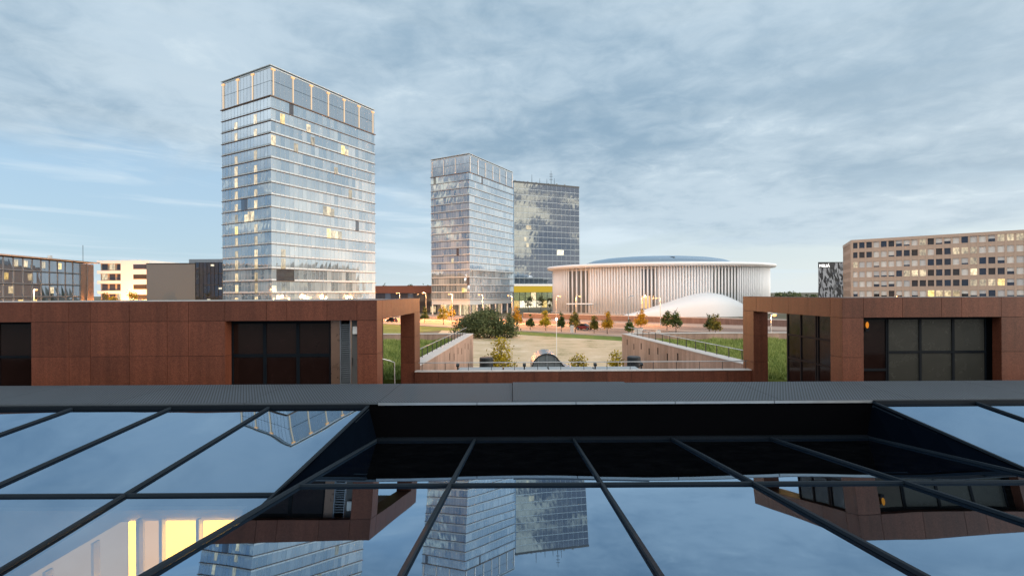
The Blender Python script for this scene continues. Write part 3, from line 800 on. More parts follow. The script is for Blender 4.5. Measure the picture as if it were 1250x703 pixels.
    for fn, a, b in faces[:2]:
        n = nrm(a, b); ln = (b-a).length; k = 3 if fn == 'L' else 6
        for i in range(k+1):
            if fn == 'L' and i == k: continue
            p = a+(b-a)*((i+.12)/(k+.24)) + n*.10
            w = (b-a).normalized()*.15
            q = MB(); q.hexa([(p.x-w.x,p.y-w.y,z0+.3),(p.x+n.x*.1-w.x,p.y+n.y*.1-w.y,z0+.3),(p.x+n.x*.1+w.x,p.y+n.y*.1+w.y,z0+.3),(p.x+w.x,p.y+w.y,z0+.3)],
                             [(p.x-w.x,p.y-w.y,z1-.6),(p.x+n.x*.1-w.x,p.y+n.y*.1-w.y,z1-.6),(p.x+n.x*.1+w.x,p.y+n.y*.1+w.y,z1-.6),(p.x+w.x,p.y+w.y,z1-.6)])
            q.build('crown_pier', M['glowing_pier'] if lights else M['white'], t)
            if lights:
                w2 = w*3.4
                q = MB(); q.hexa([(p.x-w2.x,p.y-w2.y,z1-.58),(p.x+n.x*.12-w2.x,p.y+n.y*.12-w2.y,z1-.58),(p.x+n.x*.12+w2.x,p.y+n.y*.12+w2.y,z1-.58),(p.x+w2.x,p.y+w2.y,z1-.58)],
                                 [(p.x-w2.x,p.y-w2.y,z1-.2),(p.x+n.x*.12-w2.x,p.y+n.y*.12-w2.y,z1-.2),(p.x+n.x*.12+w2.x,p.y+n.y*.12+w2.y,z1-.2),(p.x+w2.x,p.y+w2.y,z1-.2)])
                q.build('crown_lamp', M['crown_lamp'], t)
    # lobby: columns and lit glazing set back
    lob = ring(C, R_, B, L, -1.6); LC, LR, LB, LL = lob
    for fn, a, b in (('L', LL, LC), ('R', LC, LR)):
        n = nrm(a, b); k = round((b-a).length/2.6); d = (b-a)/k
        for i in range(k):
            mb = MB(); quadface(mb, a+d*i+d*.04, a+d*(i+1)-d*.04, .2, 4.4, n, 0, 0, rnd.random())
            lt = (fn == 'L' and i % 3 != 0) or (fn == 'R' and i % 4 == 1)
            mb.build('lobby_window', M['lit_soft'] if lt else M['office_glass'], t)
    MB().prism([(p.x, p.y) for p in ring(C, R_, B, L, .0)], 4.4, 6.2).build('soffit_band', M['fin'], t)
    for a, b in ((L, C), (C, R_)):
        k = max(2, round((b-a).length/5))
        for i in range(k+1):
            p = a+(b-a)*(i/k)
            q = p+(( C+B)/2-p).normalized()*.4
            MB().tube([(q.x, q.y, 0), (q.x, q.y, 4.4)], .3, 10).build('column', M['white'], t)
    return t
def mk_lit(n, c, s):
    m, g = mat(n); e = g.node('ShaderNodeEmission'); e.inputs[0].default_value = c+(1,); e.inputs[1].default_value = s
    return finish(m, g, e.outputs[0])
M['glowing_pier'] = mk_lit('glowing crown pier', (1, .74, .50), .60)  # lamp light on the piers put in as their own emission
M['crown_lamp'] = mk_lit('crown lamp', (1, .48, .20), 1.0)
lit1 = {}
kL = round(20.5/1.33)
for s in range(16):
    if s in (13,): continue
    lit1[('L', s, 4)] = 'lit_soft' if s != 6 else 'lit'
    if s not in (13, 7): lit1[('L', s, 10)] = 'lit_soft'
for i in (7, 8, 9): lit1[('L', 7, i)] = 'lit_soft'
for s, i, mm in ((15,2,'lit'),(15,8,'lit_soft'),(14,9,'lit_soft'),(13,5,'lit_soft'),(14,17,'lit'),(14,18,'lit_soft'),(8,13,'lit_soft'),(8,14,'lit_soft'),
                 (8,12,'lit_soft'),(6,13,'lit'),(6,14,'lit_soft'),(6,15,'lit_soft'),(6,16,'lit_soft'),(0,11,'lit'),(1,0,'lit_white'),(13,0,'lit_soft'),
                 (16,4,'win_dark'),(7,21,'win_dark'),(4,2,'lit_soft'),(3,2,'lit_soft'),(12,15,'lit_soft'),(2,1,'win_dark'),(2,2,'win_dark'),(2,3,'win_dark'),(2,4,'win_dark'),(10,19,'lit_soft')):
    lit1[('R', s, i)] = mm
lit1[('L', 8, 6)] = lit1[('L', 8, 7)] = 'win_dark'
glass_tower((-59.6, 125), 35.5, 20.5, 'tallest glass tower on the left with warm lit piers at its crown', lit1, True, 11)
lit2 = {('L', 5, 8): 'lit_soft', ('L', 2, 14): 'win_dark', ('L', 1, 12): 'lit', ('L', 1, 13): 'lit_soft', ('L', 16, 1): 'win_dark', ('R', 16, 7): 'win_dark', ('L', 6, 10): 'win_dark'}
glass_tower((-17.2, 205), 37, 19.5, 'slimmer glass tower in the middle with unlit white crown piers', lit2, False, 12)

# dark blue gridded tower
def grid_tower():
    rnd = random.Random(5); random.seed(5)
    A = Vector((1.5, 305)); B = Vector((43.3, 323)); d = (B-A).normalized(); n = Vector((d.y, -d.x)); back = -n
    L = (B-A).length; dep = 26
    t = thing('gridded_tower', (A.x, A.y, 0), 'dark blue gridded glass tower with roof antennas, evening cloud mirrored in it', 'tower')
    C_ = B+back*dep; D_ = A+back*dep
    MB().prism([(p.x, p.y) for p in ring(A, B, C_, D_, -.3)], 13.39, 76).prism([(p.x, p.y) for p in ring(A, B, C_, D_, -2)], 0, 13.38).build('core', M['core'], t)
    pitch = 3.62; z = 14.6; s = 0
    fs = [(A, B), (D_, A), (B, C_)]
    while z+pitch < 77.5:
        mb = MB()
        for a, b in fs:
            nn = Vector(((b-a).normalized().y, -(b-a).normalized().x)); k = round((b-a).length/1.62); dd = (b-a)/k
            for i in range(k):
                p, q = a+dd*i, a+dd*(i+1)
                if s == 17-10 and a == A and i in (99,): continue
                quadface(mb, p, q, z+.9, z+pitch-.08, nn, 0, 0, min(1, max(0, rnd.gauss(.3, .2))), .007)
                quadface(mb, p, q, z+.08, z+.9, nn, 0, 0, rnd.uniform(.5, .8), .002)
                if i % 2 == 0:
                    w = dd.normalized()*.035; e = p+nn*.06
                    mb.hexa([(p.x-w.x,p.y-w.y,z),(e.x-w.x,e.y-w.y,z),(e.x+w.x,e.y+w.y,z),(p.x+w.x,p.y+w.y,z)], [(p.x-w.x,p.y-w.y,z+pitch),(e.x-w.x,e.y-w.y,z+pitch),(e.x+w.x,e.y+w.y,z+pitch),(p.x+w.x,p.y+w.y,z+pitch)], 1)
        mb.build('storey_glazing', [M['blue_glass'], M['fin']], t)
        MB().prism([(p.x, p.y) for p in ring(A, B, C_, D_, .13)], z-.10, z+.14).build('floor_edge', M['fin'], t)
        z += pitch; s += 1
    MB().prism([(p.x, p.y) for p in ring(A, B, C_, D_, .2)], z-.06, z+.9).build('roof_edge', M['dark_steel'], t)
    for k in range(14):
        p = A+d*(2+k*2.9)+back*3; h = rnd.uniform(.8, 2.2)
        MB().box(p.x-.5, p.x+.5, p.y, p.y+1, z+.9, z+.9+h*.7).build('roof_unit', M['alu'], t)
    for u, h in ((14, 6), (19.5, 4), (24.5, 4), (27.5, 9.5), (29.8, 5)):
        p = A+d*u+back*4
        a = MB(); a.tube([(p.x, p.y, z+.9), (p.x, p.y, z+.9+h)], [.18, .07], 6)
        if h > 8:
            for q in (.4, .6, .75): a.box(p.x-1.0, p.x+1.0, p.y-.1, p.y+.1, z+.9+h*q, z+1.1+h*q)
        a.build('antenna', M['dark_steel'], t)
    # lit window seen at the right edge of the face
    k = round(L/1.62); dd = (B-A)/k; zl = 14.6+5*pitch
    for i in (18, 19, 20):
        mb = MB(); quadface(mb, A+dd*i, A+dd*(i+1), zl+.2, zl+pitch-.3, n, .02, 0, .9); mb.build('lit_window', M['lit_white'], t)
    for i, s_ in ((4, 7), (5, 9), (6, 9), (5, 6)):
        mb = MB(); quadface(mb, A+dd*i, A+dd*(i+1), 14.6+s_*pitch+.9, 14.6+(s_+1)*pitch-.3, n, .02, 0, .3); mb.build('lit_window', M['lit_soft'], t)
    # open base: pale edge, yellow soffit, lit foyer
    MB().prism([(p.x, p.y) for p in ring(A, B, C_, D_, .3)], 13.4, 14.5).build('base_edge', M['white'], t)
    a = A+back*1.0; b = B+back*1.0
    mb = MB(); quadface(mb, a, b, 9.6, 13.4, n, 0, 0, .5); mb.build('lit_soffit', mk_lit('yellow lit soffit', (.62, .42, .05), .55), t)  # light on the soffit put in as emission
    kk = 12; dd = (b-a)/kk
    for i in range(kk):
        mb = MB(); quadface(mb, a+dd*i+dd*.05, a+dd*(i+1)-dd*.05, 4.6, 9.5, n, 0, 0, rnd.random()); mb.build('foyer_window', M['lit_soft'] if i in (3, 7) else M['foyer_glass'], t)
        mb = MB(); quadface(mb, a+dd*i+dd*.05, a+dd*(i+1)-dd*.05, .2, 4.4, n, 0, 0, rnd.random()); mb.build('foyer_window', M['lit_white'] if i % 5 else M['lit'], t)
M['foyer_glass'] = lit_glass('green lit foyer glass', (.55, .58, .22), .42)
grid_tower()

# ------------------------------------------------------------------ concert hall
def ell(a, b, th, cx=66.5, cy=231, rot=R(-8)):
    x = a*math.cos(th); y = b*math.sin(th)
    return (cx+x*math.cos(rot)-y*math.sin(rot), cy+x*math.sin(rot)+y*math.cos(rot))
t = thing('concert_hall', (66.5, 231, 0), 'white oval concert hall ringed by slim columns under a thin flat roof', 'concert hall')
def lens(mb, prof, n=128, mi=0, top=False):
    """prof: list of (a, b, z) loops"""
    k = len(mb.v)
    for a, b, z in prof:
        for j in range(n): x, y = ell(a, b, 2*math.pi*j/n); mb.v.append((x, y, z))
    for i in range(len(prof)-1):
        for j in range(n): mb.f.append((k+i*n+j, k+i*n+(j+1)%n, k+(i+1)*n+(j+1)%n, k+(i+1)*n+j)); mb.mi.append(mi); mb.t.append(.5)
    mb.f.append(tuple(k+(len(prof)-1)*n+j for j in range(n))); mb.mi.append(mi); mb.t.append(.5)
    mb.f.append(tuple(k+j for j in range(n))[::-1]); mb.mi.append(mi); mb.t.append(.5)
    return mb
lens(MB(), [(44, 27, 19.55), (49.6, 31.7, 19.7), (50.2, 32.2, 19.95), (50.4, 32.4, 20.35), (50.3, 32.3, 20.75), (49.9, 31.9, 21.0), (48.9, 31.1, 21.15), (33, 21, 21.4)]).build('roof', M['hall_white'], t, smooth=True)
rbm = MB()                                                        # ribs under the roof edge
for j in range(220):
    th = 2*math.pi*j/220; a0 = ell(46.5, 29, th); a1 = ell(49.9, 31.9, th)
    rbm.bar((*a0, 19.55), (*a1, 19.78), .18, .3)
rbm.build('roof_ribs', M['hall_white'], t)
dm = lens(MB(), [(34, 21, 21.2), (32.5, 20, 22.3), (29, 17.5, 23.6), (23, 13.5, 24.6), (15, 8.5, 25.2), (6, 3, 25.4)]).build('roof_dome', M['dome_glass'], t, smooth=True)
rd = MB(); q0 = ell(26, 0.1, math.pi); 
for a0, a1 in ((20, 12.2),): rd.bar((*ell(10, 5, R(-100)), 25.2), (*ell(28, 17, R(-80)), 23.9), .5, .4)
rd.build('dome_ridge', M['dark_steel'], dm)
lens(MB(), [(44.4, 27.0, .3), (44.4, 27.0, 19.3)]).build('drum_wall', M['hall_white'], t)
lens(MB(), [(48.6, 31.0, 0), (48.6, 31.0, .35)]).build('plinth', M['coping'], t)
# columns: denser and sparser stretches as in the photo
cols = []
th = 0.0
while th < 2*math.pi:
    x, y = ell(47.5, 29.9, th)
    cols.append((x, y, th))
    ds = 1.16
    u = x/y*615+625
    if 692 < u < 717 and math.sin(th) < 0: ds = 2.3
    if 783 < u < 802 and math.sin(th) < 0: ds = 1.5
    if 868 < u < 900 and math.sin(th) < 0: ds = 1.45
    dx = math.hypot(47.5*math.sin(th), 29.9*math.cos(th)); th += ds/dx
cols.sort(key=lambda c: c[1])
def col_mb(mb, x, y): mb.tube([(x, y, .3), (x, y, 19.6)], .34, 10); return mb
for x, y, th in cols[:98]: col_mb(MB(), x, y).build('column', M['hall_white'], t, smooth=True)
rest = MB()
for x, y, th in cols[98:]: col_mb(rest, x, y)
rest.build('column', M['hall_white'], t, smooth=True)['kind'] = 'stuff'
hfg = facade_glass('hall foyer glass', (.14, .14, .13), (.3, .3, .28), f0=.15)
for lo_, hi_ in ((691, 718), (783, 802), (868, 902)):             # glazed foyer stretches of the drum wall
    mb = MB(); pts = []
    for j in range(720):
        th = math.pi+math.pi*j/720; x, y = ell(44.6, 27.2, th); u = x/y*615+625
        if lo_ < u < hi_: pts.append((x, y))
    for i in range(len(pts)-1): mb.face([(*pts[i], .5), (*pts[i+1], .5), (*pts[i+1], 18.6), (*pts[i], 18.6)], 0, .3)
    if pts: mb.build('foyer_glazing', hfg, t)
for u in (785, 789, 792):
    for j in range(2000):
        th = math.pi+math.pi*j/2000; x, y = ell(44.8, 27.4, th)
        if abs(x/y*615+625-u) < .3:
            MB().box(x-.6, x+.6, y-.05, y+.1, 2.6, 7.6).build('lit_opening', mk_lit('warm foyer', (1, .5, .2), .8), t); break
# entrance canopy at left
x, y = ell(47.5, 30, math.pi*1.31)
MB().box(22.5, 33.5, 207.2, 211, 4.3, 4.7).build('entrance_canopy', M['hall_white'], t)

# white swooping shell before the hall
t = thing('entrance_shell', (75, 192, 0), 'smooth white swooping shell in front of the concert hall', 'pavilion')
mb = MB(); prof = [(765, 0.4), (778, 1.2), (790, 2.2), (805, 3.7), (820, 5.0), (835, 6.6), (850, 7.9), (860, 8.5), (868, 8.75), (876, 8.6), (886, 8.0), (897, 6.6), (907, 5.0), (914, 3.6), (921, 2.0), (927, .9), (931, .3)]
Nn = 12; rows = []
for k, (u, h) in enumerate(prof):
    row = []
    dep = 3+h*1.1
    for j in range(Nn+1):
        a = math.pi*j/Nn
        yy = 188+5-dep*math.cos(a)
        row.append(((u-625)/615*188, yy, .1+h*max(0, math.sin(a))**.55))
    rows.append(row)
k0 = 0
for row in rows: mb.v += row
for i in range(len(rows)-1):
    for j in range(Nn):
        k = i*(Nn+1)+j; mb.f.append((k, k+Nn+1, k+Nn+2, k+1)); mb.mi.append(0); mb.t.append(.5)
o = mb.build('shell', M['white_shell'], t, smooth=True); o.data.flip_normals()
# brown plaza wall between the road and the hall
t = thing('plaza_wall', (*rp(35, 50), 0), 'long low brown stone wall below the concert hall plaza', 'wall')
mb = MB()
a, b, c, d = rp(-34, 49), rp(120, 49), rp(120, 50), rp(-34, 50)
mb.prism([a, b, c, d], 0, 1.75)
mb.build('wall', granite('brown plaza stone', (.13, .09, .08), (.19, .13, .115)), t)
MB().prism([rp(-34, 48.95), rp(120, 48.95), rp(120, 50.1), rp(-34, 50.1)], 1.753, 1.9).build('coping', M['coping'], t)

# ------------------------------------------------------------------ right: precast office block
def office():
    rnd = random.Random(21)
    A = Vector((119.3, 177)); dirn = Vector((32, -27.0)).normalized(); Ln = 92
    B = A+dirn*Ln; side = Vector((.527, 1)).normalized(); D_ = A+side*24; C_ = B+side*24
    n = Vector((dirn.y, -dirn.x)); 
    if n.y > 0: n = -n
    t = thing('office_block', (A.x, A.y, 0), 'long brown precast office block with rows of square windows, some lit', 'office building')
    H = 27.0; pitch = 3.36
    MB().prism([(p.x, p.y) for p in (A-n*.45, B-n*.45, C_, D_)], 0, H-.6).build('core', M['core'], t)
    MB().prism([(p.x, p.y) for p in (A+n*.25, B+n*.25, C_, D_-side*0+Vector((-.3, 0)))], H-1.0, H).build('roof_edge', M['precast'], t)
    wins = []
    for (a, b, nn, step) in ((A, B, n, 2.04), (D_, A, None, 2.0)):
        d = (b-a).normalized(); ln = (b-a).length; k = round(ln/step); st = ln/k
        if nn is None: nn = Vector((d.y, -d.x))
        z = H-1.0-pitch; s = 0
        fr = MB()
        for i in range(k+1):
            p = a+d*(i*st); w = d*.25
            q = p+nn*.12; r_ = p-nn*.5
            fr.hexa([(r_.x-w.x, r_.y-w.y, 0), (q.x-w.x, q.y-w.y, 0), (q.x+w.x, q.y+w.y, 0), (r_.x+w.x, r_.y+w.y, 0)],
                    [(r_.x-w.x, r_.y-w.y, H-1.0), (q.x-w.x, q.y-w.y, H-1.0), (q.x+w.x, q.y+w.y, H-1.0), (r_.x+w.x, r_.y+w.y, H-1.0)])
        fr.build('piers', M['precast'], t)
        while z > 0:
            sp = MB(); p0, p1 = a, b
            q0, q1 = p0+nn*.04, p1+nn*.04; r0, r1 = p0-nn*.5, p1-nn*.5
            sp.hexa([(r0.x,r0.y,z-.02),(q0.x,q0.y,z-.02),(q1.x,q1.y,z-.02),(r1.x,r1.y,z-.02)][::1], [(r0.x,r0.y,z+1.35),(q0.x,q0.y,z+1.35),(q1.x,q1.y,z+1.35),(r1.x,r1.y,z+1.1)])
            sp.build('spandrel', M['precast'], t)
            sl_ = MB(); q0, q1 = p0+nn*.07, p1+nn*.07
            sl_.hexa([(r0.x,r0.y,z+1.11),(q0.x,q0.y,z+1.11),(q1.x,q1.y,z+1.11),(r1.x,r1.y,z+1.11)], [(r0.x,r0.y,z+1.22),(q0.x,q0.y,z+1.22),(q1.x,q1.y,z+1.22),(r1.x,r1.y,z+1.22)])
            sl_.build('sill_band', M['precast'], t)
            i = 0
            row = rnd.random()
            while i < k:
                v = rnd.random()
                mm = 'blind_white' if v < .52 else ('win_dark' if v < .84 else ('lit' if v < .90 else 'lit_soft'))
                run = rnd.choice((1, 1, 2, 3))
                for _ in range(run):
                    if i >= k: break
                    p = a+d*(i*st+.24)-nn*.2; q = a+d*((i+1)*st-.24)-nn*.2
                    cut = rnd.choice((0, 0, .5, .9)) if mm == 'blind_white' else 0
                    wins.append((mm, p, q, z+1.22, z+pitch-.02, rnd.random(), cut))
                    i += 1
            z -= pitch; s += 1
    vis = [w for w in wins if w[3] > 7.5 and -.05 < (w[1].x/w[1].y*615+625-1020)/240 < 1]
    vis.sort(key=lambda w: w[1].length)
    big = vis[:100]
    def wq(mb, w, mi):
        m_, p, q, z0, z1, tn, cut = w
        zc = z0+(z1-z0)*cut*.55
        if cut: mb.face([(p.x,p.y,z0),(q.x,q.y,z0),(q.x,q.y,zc),(p.x,p.y,zc)], 1, tn*.5)
        mb.face([(p.x,p.y,zc),(q.x,q.y,zc),(q.x,q.y,z1),(p.x,p.y,z1)], mi, tn)
    names = ['blind_white', 'win_dark', 'lit', 'lit_soft']
    mats = [M[k] for k in names]
    ids = set(map(id, big))
    for w in big:
        mb = MB(); wq(mb, w, names.index(w[0])); mb.build('window', mats, t)
    mb = MB()
    for w in wins:
        if id(w) not in ids: wq(mb, w, names.index(w[0]))
    mb.build('window', mats, t)['kind'] = 'stuff'
office()

# patterned dark hotel with its white name sign
def hotel():
    rnd = random.Random(3)
    x0, x1, y = 139.8, 156, 230; H = E+13.1
    t = thing('hotel', (147, y, 0), 'dark hotel block with a black and white fragmented facade and small white sign', 'hotel')
    m, g = mat('fragmented black and white facade'); p = pos(g); x, yy, z = g.xyz(p)
    v = g.node('ShaderNodeTexVoronoi'); v.inputs['Scale'].default_value = 1.0
    g.put(v.inputs['Vector'], g.comb(g.m('ADD', g.m('MULTIPLY', x, 1.7), g.m('MULTIPLY', z, .25)), g.m('MULTIPLY', yy, 1.7), g.m('MULTIPLY', z, .55)))
    r = g.xyz(v.outputs['Color'])[0]
    c = g.mix(g.ramp(r, .3, .7), (.02, .022, .028), (.34, .36, .40))
    finish(m, g, bsdf(g, c, .4, .2, .5))
    MB().prism([(x0, y), (x1, y), (x1+11, y+18), (x0+11.6, y+18)], 0, H).build('walls', m, t)
    MB().prism([(x0-.1, y-.1), (x1+.1, y-.1), (x1+11.1, y+18.1), (x0+11.6, y+18.1)], H, H+.35).build('roof_edge', M['dark_steel'], t)
    MB().box(x0+.05, x0+7.5, y-.03, y-.004, H-2.3, H-.1).build('sign_band', plain('dark sign band', (.03, .032, .04), .5), t)
    cu = bpy.data.curves.new('sign', 'FONT'); cu.body = 'MELI\u00c1'; cu.size = 1.75; cu.extrude = .06
    tmp = bpy.data.objects.new('tmp', cu); COL.objects.link(tmp)
    bpy.context.view_layer.update()
    me = bpy.data.meshes.new_from_object(tmp.evaluated_get(bpy.context.evaluated_depsgraph_get()))
    bpy.data.objects.remove(tmp)
    me.materials.append(mk_lit('white sign letters', (1, .97, .92), 1.6))
    o = bpy.data.objects.new('sign_letters', me); COL.objects.link(o); o.parent = t
    o.rotation_euler = (R(90), 0, 0); o.location = (x0+.5-147, -.16, H-1.9)
    for k in range(9):
        xx = x0+rnd.uniform(.5, 10); zz = rnd.uniform(7, H-4)
        MB().box(xx, xx+1.1, y-.04, y-.003, zz, zz+1.2).build('window', M['win_dark'], t)
hotel()

# ------------------------------------------------------------------ left group of buildings
def left_group():
    rnd = random.Random(9); random.seed(9)
    # curved-roof glass office
    A = Vector((-139.5, 112)); B = Vector((-149.5, 180)); H = E+11.8
    t = thing('glass_office', (-146, 146, 0), 'long glass office with a thin projecting roof at the far left', 'office building')
    d = (B-A).normalized(); n = Vector((d.y, -d.x))
    if n.x < 0: n = -n
    pts = [A, B, B-n*20, A-n*20]
    MB().prism([(p.x, p.y) for p in (A-n*.5, B-n*.5, B-n*20, A-n*20)][::-1], 0, H-.9).build('core', M['core'], t)
    rf = MB().prism([(p.x, p.y) for p in (A+n*1.6, B+n*1.6+d*1.0, B-n*20+d*1, A-n*20)][::-1], H-.35, H).build('roof', M['precast'], t)
    L = (B-A).length; k = round(L/1.7); dd = (B-A)/k
    for s in range(5):
        z0 = H-.5-3.9*(s+1); z0 = max(z0, .1); mb = MB()
        for i in range(k):
            p, q = A+dd*i, A+dd*(i+1)
            u = i/k
            tn = .15+.25*rnd.random() if u < .84 else .6+.3*rnd.random()
            ms = 0
            quadface(mb, q, p, z0+.35, z0+3.7, n, 0, 0, tn, .02)
            quadface(mb, q, p, z0, z0+.35, n, .05, 1, .5)
            if i % 2 == 0:
                w = dd.normalized()*.06; e = p+n*.2
                mb.hexa([(p.x-w.x,p.y-w.y,z0),(p.x+w.x,p.y+w.y,z0),(e.x+w.x,e.y+w.y,z0),(e.x-w.x,e.y-w.y,z0)], [(p.x-w.x,p.y-w.y,z0+3.8),(p.x+w.x,p.y+w.y,z0+3.8),(e.x+w.x,e.y+w.y,z0+3.8),(e.x-w.x,e.y-w.y,z0+3.8)], 1)
        mb.build('storey_glazing', [M['office_glass'], M['alu']], t)
    for i, s in ((22, 0), (26, 0), (23, 1), (19, 2), (21, 3), (30, 0), (18, 1), (28, 2), (20, 0), (24, 3)):
        z0 = H-.5-3.9*(s+1); mb = MB(); quadface(mb, A+dd*(i+1), A+dd*i, z0+1.2, z0+3.2, n, .03, 0, rnd.random()); mb.build('lit_window', M['lit_soft'] if i % 3 else M['lit'], t)
    # bronze end bay
    for s in range(1):
        mb = MB(); quadface(mb, B, B-d*6.5, .2, H-.9, n, .08, 0, .5); mb.build('end_bay', M['copper'], t)
    for x, y in ((-148, 140), (-152, 168)):
        MB().tube([(x-2, y, H), (x-2, y, H+1.6)], .6, 10).build('roof_flue', M['white'], t)
    MB().tube([(-151.5, 178, H), (-151.5, 178, H+6)], .08, 6).build('mast', M['dark_steel'], t)
    # white block with balconies
    x0, x1, y, H = -164.5, -144.0, 200, E+13.9
    t = thing('white_block', (-154, y, 0), 'white block with stacked recessed balconies lit warm from below', 'building')
    MB().box(x0+9.2, x1, y, y+25, 0, H).build('walls', M['white'], t)
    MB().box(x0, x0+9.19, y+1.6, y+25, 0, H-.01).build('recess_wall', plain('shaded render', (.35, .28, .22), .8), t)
    for s in range(6):
        z = H-1.2-s*4.0
        MB().box(x0-.1, x0+9.18, y-.1, y+1.59, z, z+1.15).build('balcony', M['white'], t)
        for i in range(3):
            MB().box(x0+.6+i*3, x0+2.8+i*3, y+1.5, y+1.58, z-2.5, z-.1).build('window', M['lit_soft'] if (i+s)%4 == 1 else M['win_dark'], t)
    for s in range(5):
        z = H-1.6-s*4.0
        MB().box(x1-6.3, x1-.4, y-.04, y-.003, z-1.9, z).build('window', M['win_dark'], t)
    # grey windowless block with dark glass wing
    x0, x1, x2, y = -123.3, -106.9, -90, 170
    t = thing('grey_block', (-115, y, 0), 'plain windowless grey block beside the tall tower', 'building')
    MB().box(x0, x1, y, y+30, 0, E+10.5).build('wall', M['grey_block'], t)
    MB().box(x0-.1, x1+.1, y-.1, y+30, E+10.503, E+10.8).build('roof_edge', M['dark_steel'], t)
    MB().box(x0+6, x1+14, y+13, y+28, E+10.8, E+13.0).build('penthouse', M['alu'], t)
    t = thing('dark_glass_wing', (-99, y, 0), 'dark glazed wing with thin storey bands between the grey block and the tall tower', 'building')
    MB().box(x1+.12, x2, y+.5, y+22, 0, E+11.0).build('core', M['core'], t)
    k = 13; w = (x2-x1-.12)/k
    for s in range(5):
        z0 = E+11-3.9*(s+1); mb = MB()
        for i in range(k):
            a = Vector((x1+.12+i*w, y)); b = Vector((x1+.12+(i+1)*w, y))
            quadface(mb, a, b, z0+.3, z0+3.9, Vector((0,-1)), .0, 0, rnd.random()*.6, .01)
            mb.box(a.x-.04, a.x+.04, y-.15, y, z0, z0+3.9, 1)
            if s == 4: pass
        mb.box(x1+.12, x2, y-.08, y+.1, z0+.02, z0+.29, 1)
        mb.build('storey_glazing', [M['win_dark'], M['dark_steel']], t)
    for s, i in ((0, 4), (2, 6), (3, 3), (1, 8)):
        z0 = E+11-3.9*(s+1); MB().box(x1+.12+i*w, x1+.12+(i+.9)*w, y-.03, y-.01, z0+2.6, z0+3.2).build('lit_window', M['lit_white'], t)
left_group()

# low brown building between the towers
t = thing('low_brown_building', (-50, 240, 0), 'low brown roofed glass building seen between the two glass towers', 'building')
MB().box(-72, -33, 240, 262, 9.4, E+3.9).build('roof_band', M['brown_roof'], t)
MB().box(-71.5, -33.5, 241.2, 261, 0, 9.39).build('core', M['core'], t)
for i in range(14):
    x = -71.5+i*2.7
    MB().box(x+.1, x+2.6, 241.0, 241.15, 3.2, 9.3).build('window', M['win_dark'] if i % 4 else M['office_glass'], t)
    MB().box(x+.1, x+2.6, 241.0, 241.15, .2, 3.0).build('window', M['lit_soft'] if i % 3 == 0 else M['win_dark'], t)

# ------------------------------------------------------------------ vegetation
def leaves(mb, c, rx, ry, rz, n, size, rnd, shape='ball', mi=0):
    """leaf-sized faces grouped in clumps through the crown"""
    nc = max(8, n//26)
    cl = []
    while len(cl) < nc:
        u, v, w = rnd.uniform(-1, 1), rnd.uniform(-1, 1), rnd.uniform(-1, 1)
        if shape == 'ball':
            if u*u+v*v+w*w > 1: continue
        else:                      # cone: narrow at the top
            rad = (1-(w+1)/2)**.8*.95+.06
            if u*u+v*v > rad*rad: continue
        cl.append((u, v, w, rnd.uniform(0, 1)))
    for k in range(n):
        u, v, w, tn = cl[k % nc]
        s = .17
        p = Vector((c[0]+(u+rnd.gauss(0, s))*rx, c[1]+(v+rnd.gauss(0, s))*ry, c[2]+(w+rnd.gauss(0, s*.8))*rz))
        a = Vector((rnd.gauss(0,1), rnd.gauss(0,1), rnd.gauss(0,.6))).normalized()
        b = a.cross(Vector((rnd.gauss(0,1), rnd.gauss(0,1), rnd.gauss(0,1)))).normalized()
        q = size*rnd.uniform(.6, 1.3)
        mb.face([p-a*q, p-b*q*.6, p+a*q, p+b*q*.6], mi, min(1, max(0, tn+rnd.gauss(0, .15))))
def tree(x, y, z, h, r, lm, label, cat='tree', name='young_tree', n=520, size=.17, shape='cone', trunk=.3, group=None, seed=1, depth=1.0):
    rnd = random.Random(seed)
    t = thing(name, (x, y, z), label, cat, group)
    zc = z+h*trunk
    tb = MB(); tb.tube([(x, y, z-.1), (x+rnd.uniform(-.05,.05), y, z+h*.45), (x, y, z+h*.85)], [.018*h, .013*h, .004*h], 7)
    for k in range(5):
        a = rnd.uniform(0, 6.28); q = z+h*(trunk+.1+.11*k)
        tb.tube([(x, y, q), (x+math.cos(a)*r*.6, y+math.sin(a)*r*.6, q+h*.12)], [.007*h, .003*h], 5)
    tb.build('trunk', M['bark'], t)
    cb = MB(); leaves(cb, (x, y, (zc+z+h)/2), r, r*depth, (z+h-zc)/2, n, size, rnd, shape)
    cb.build('crown', M[lm], t)
    return t
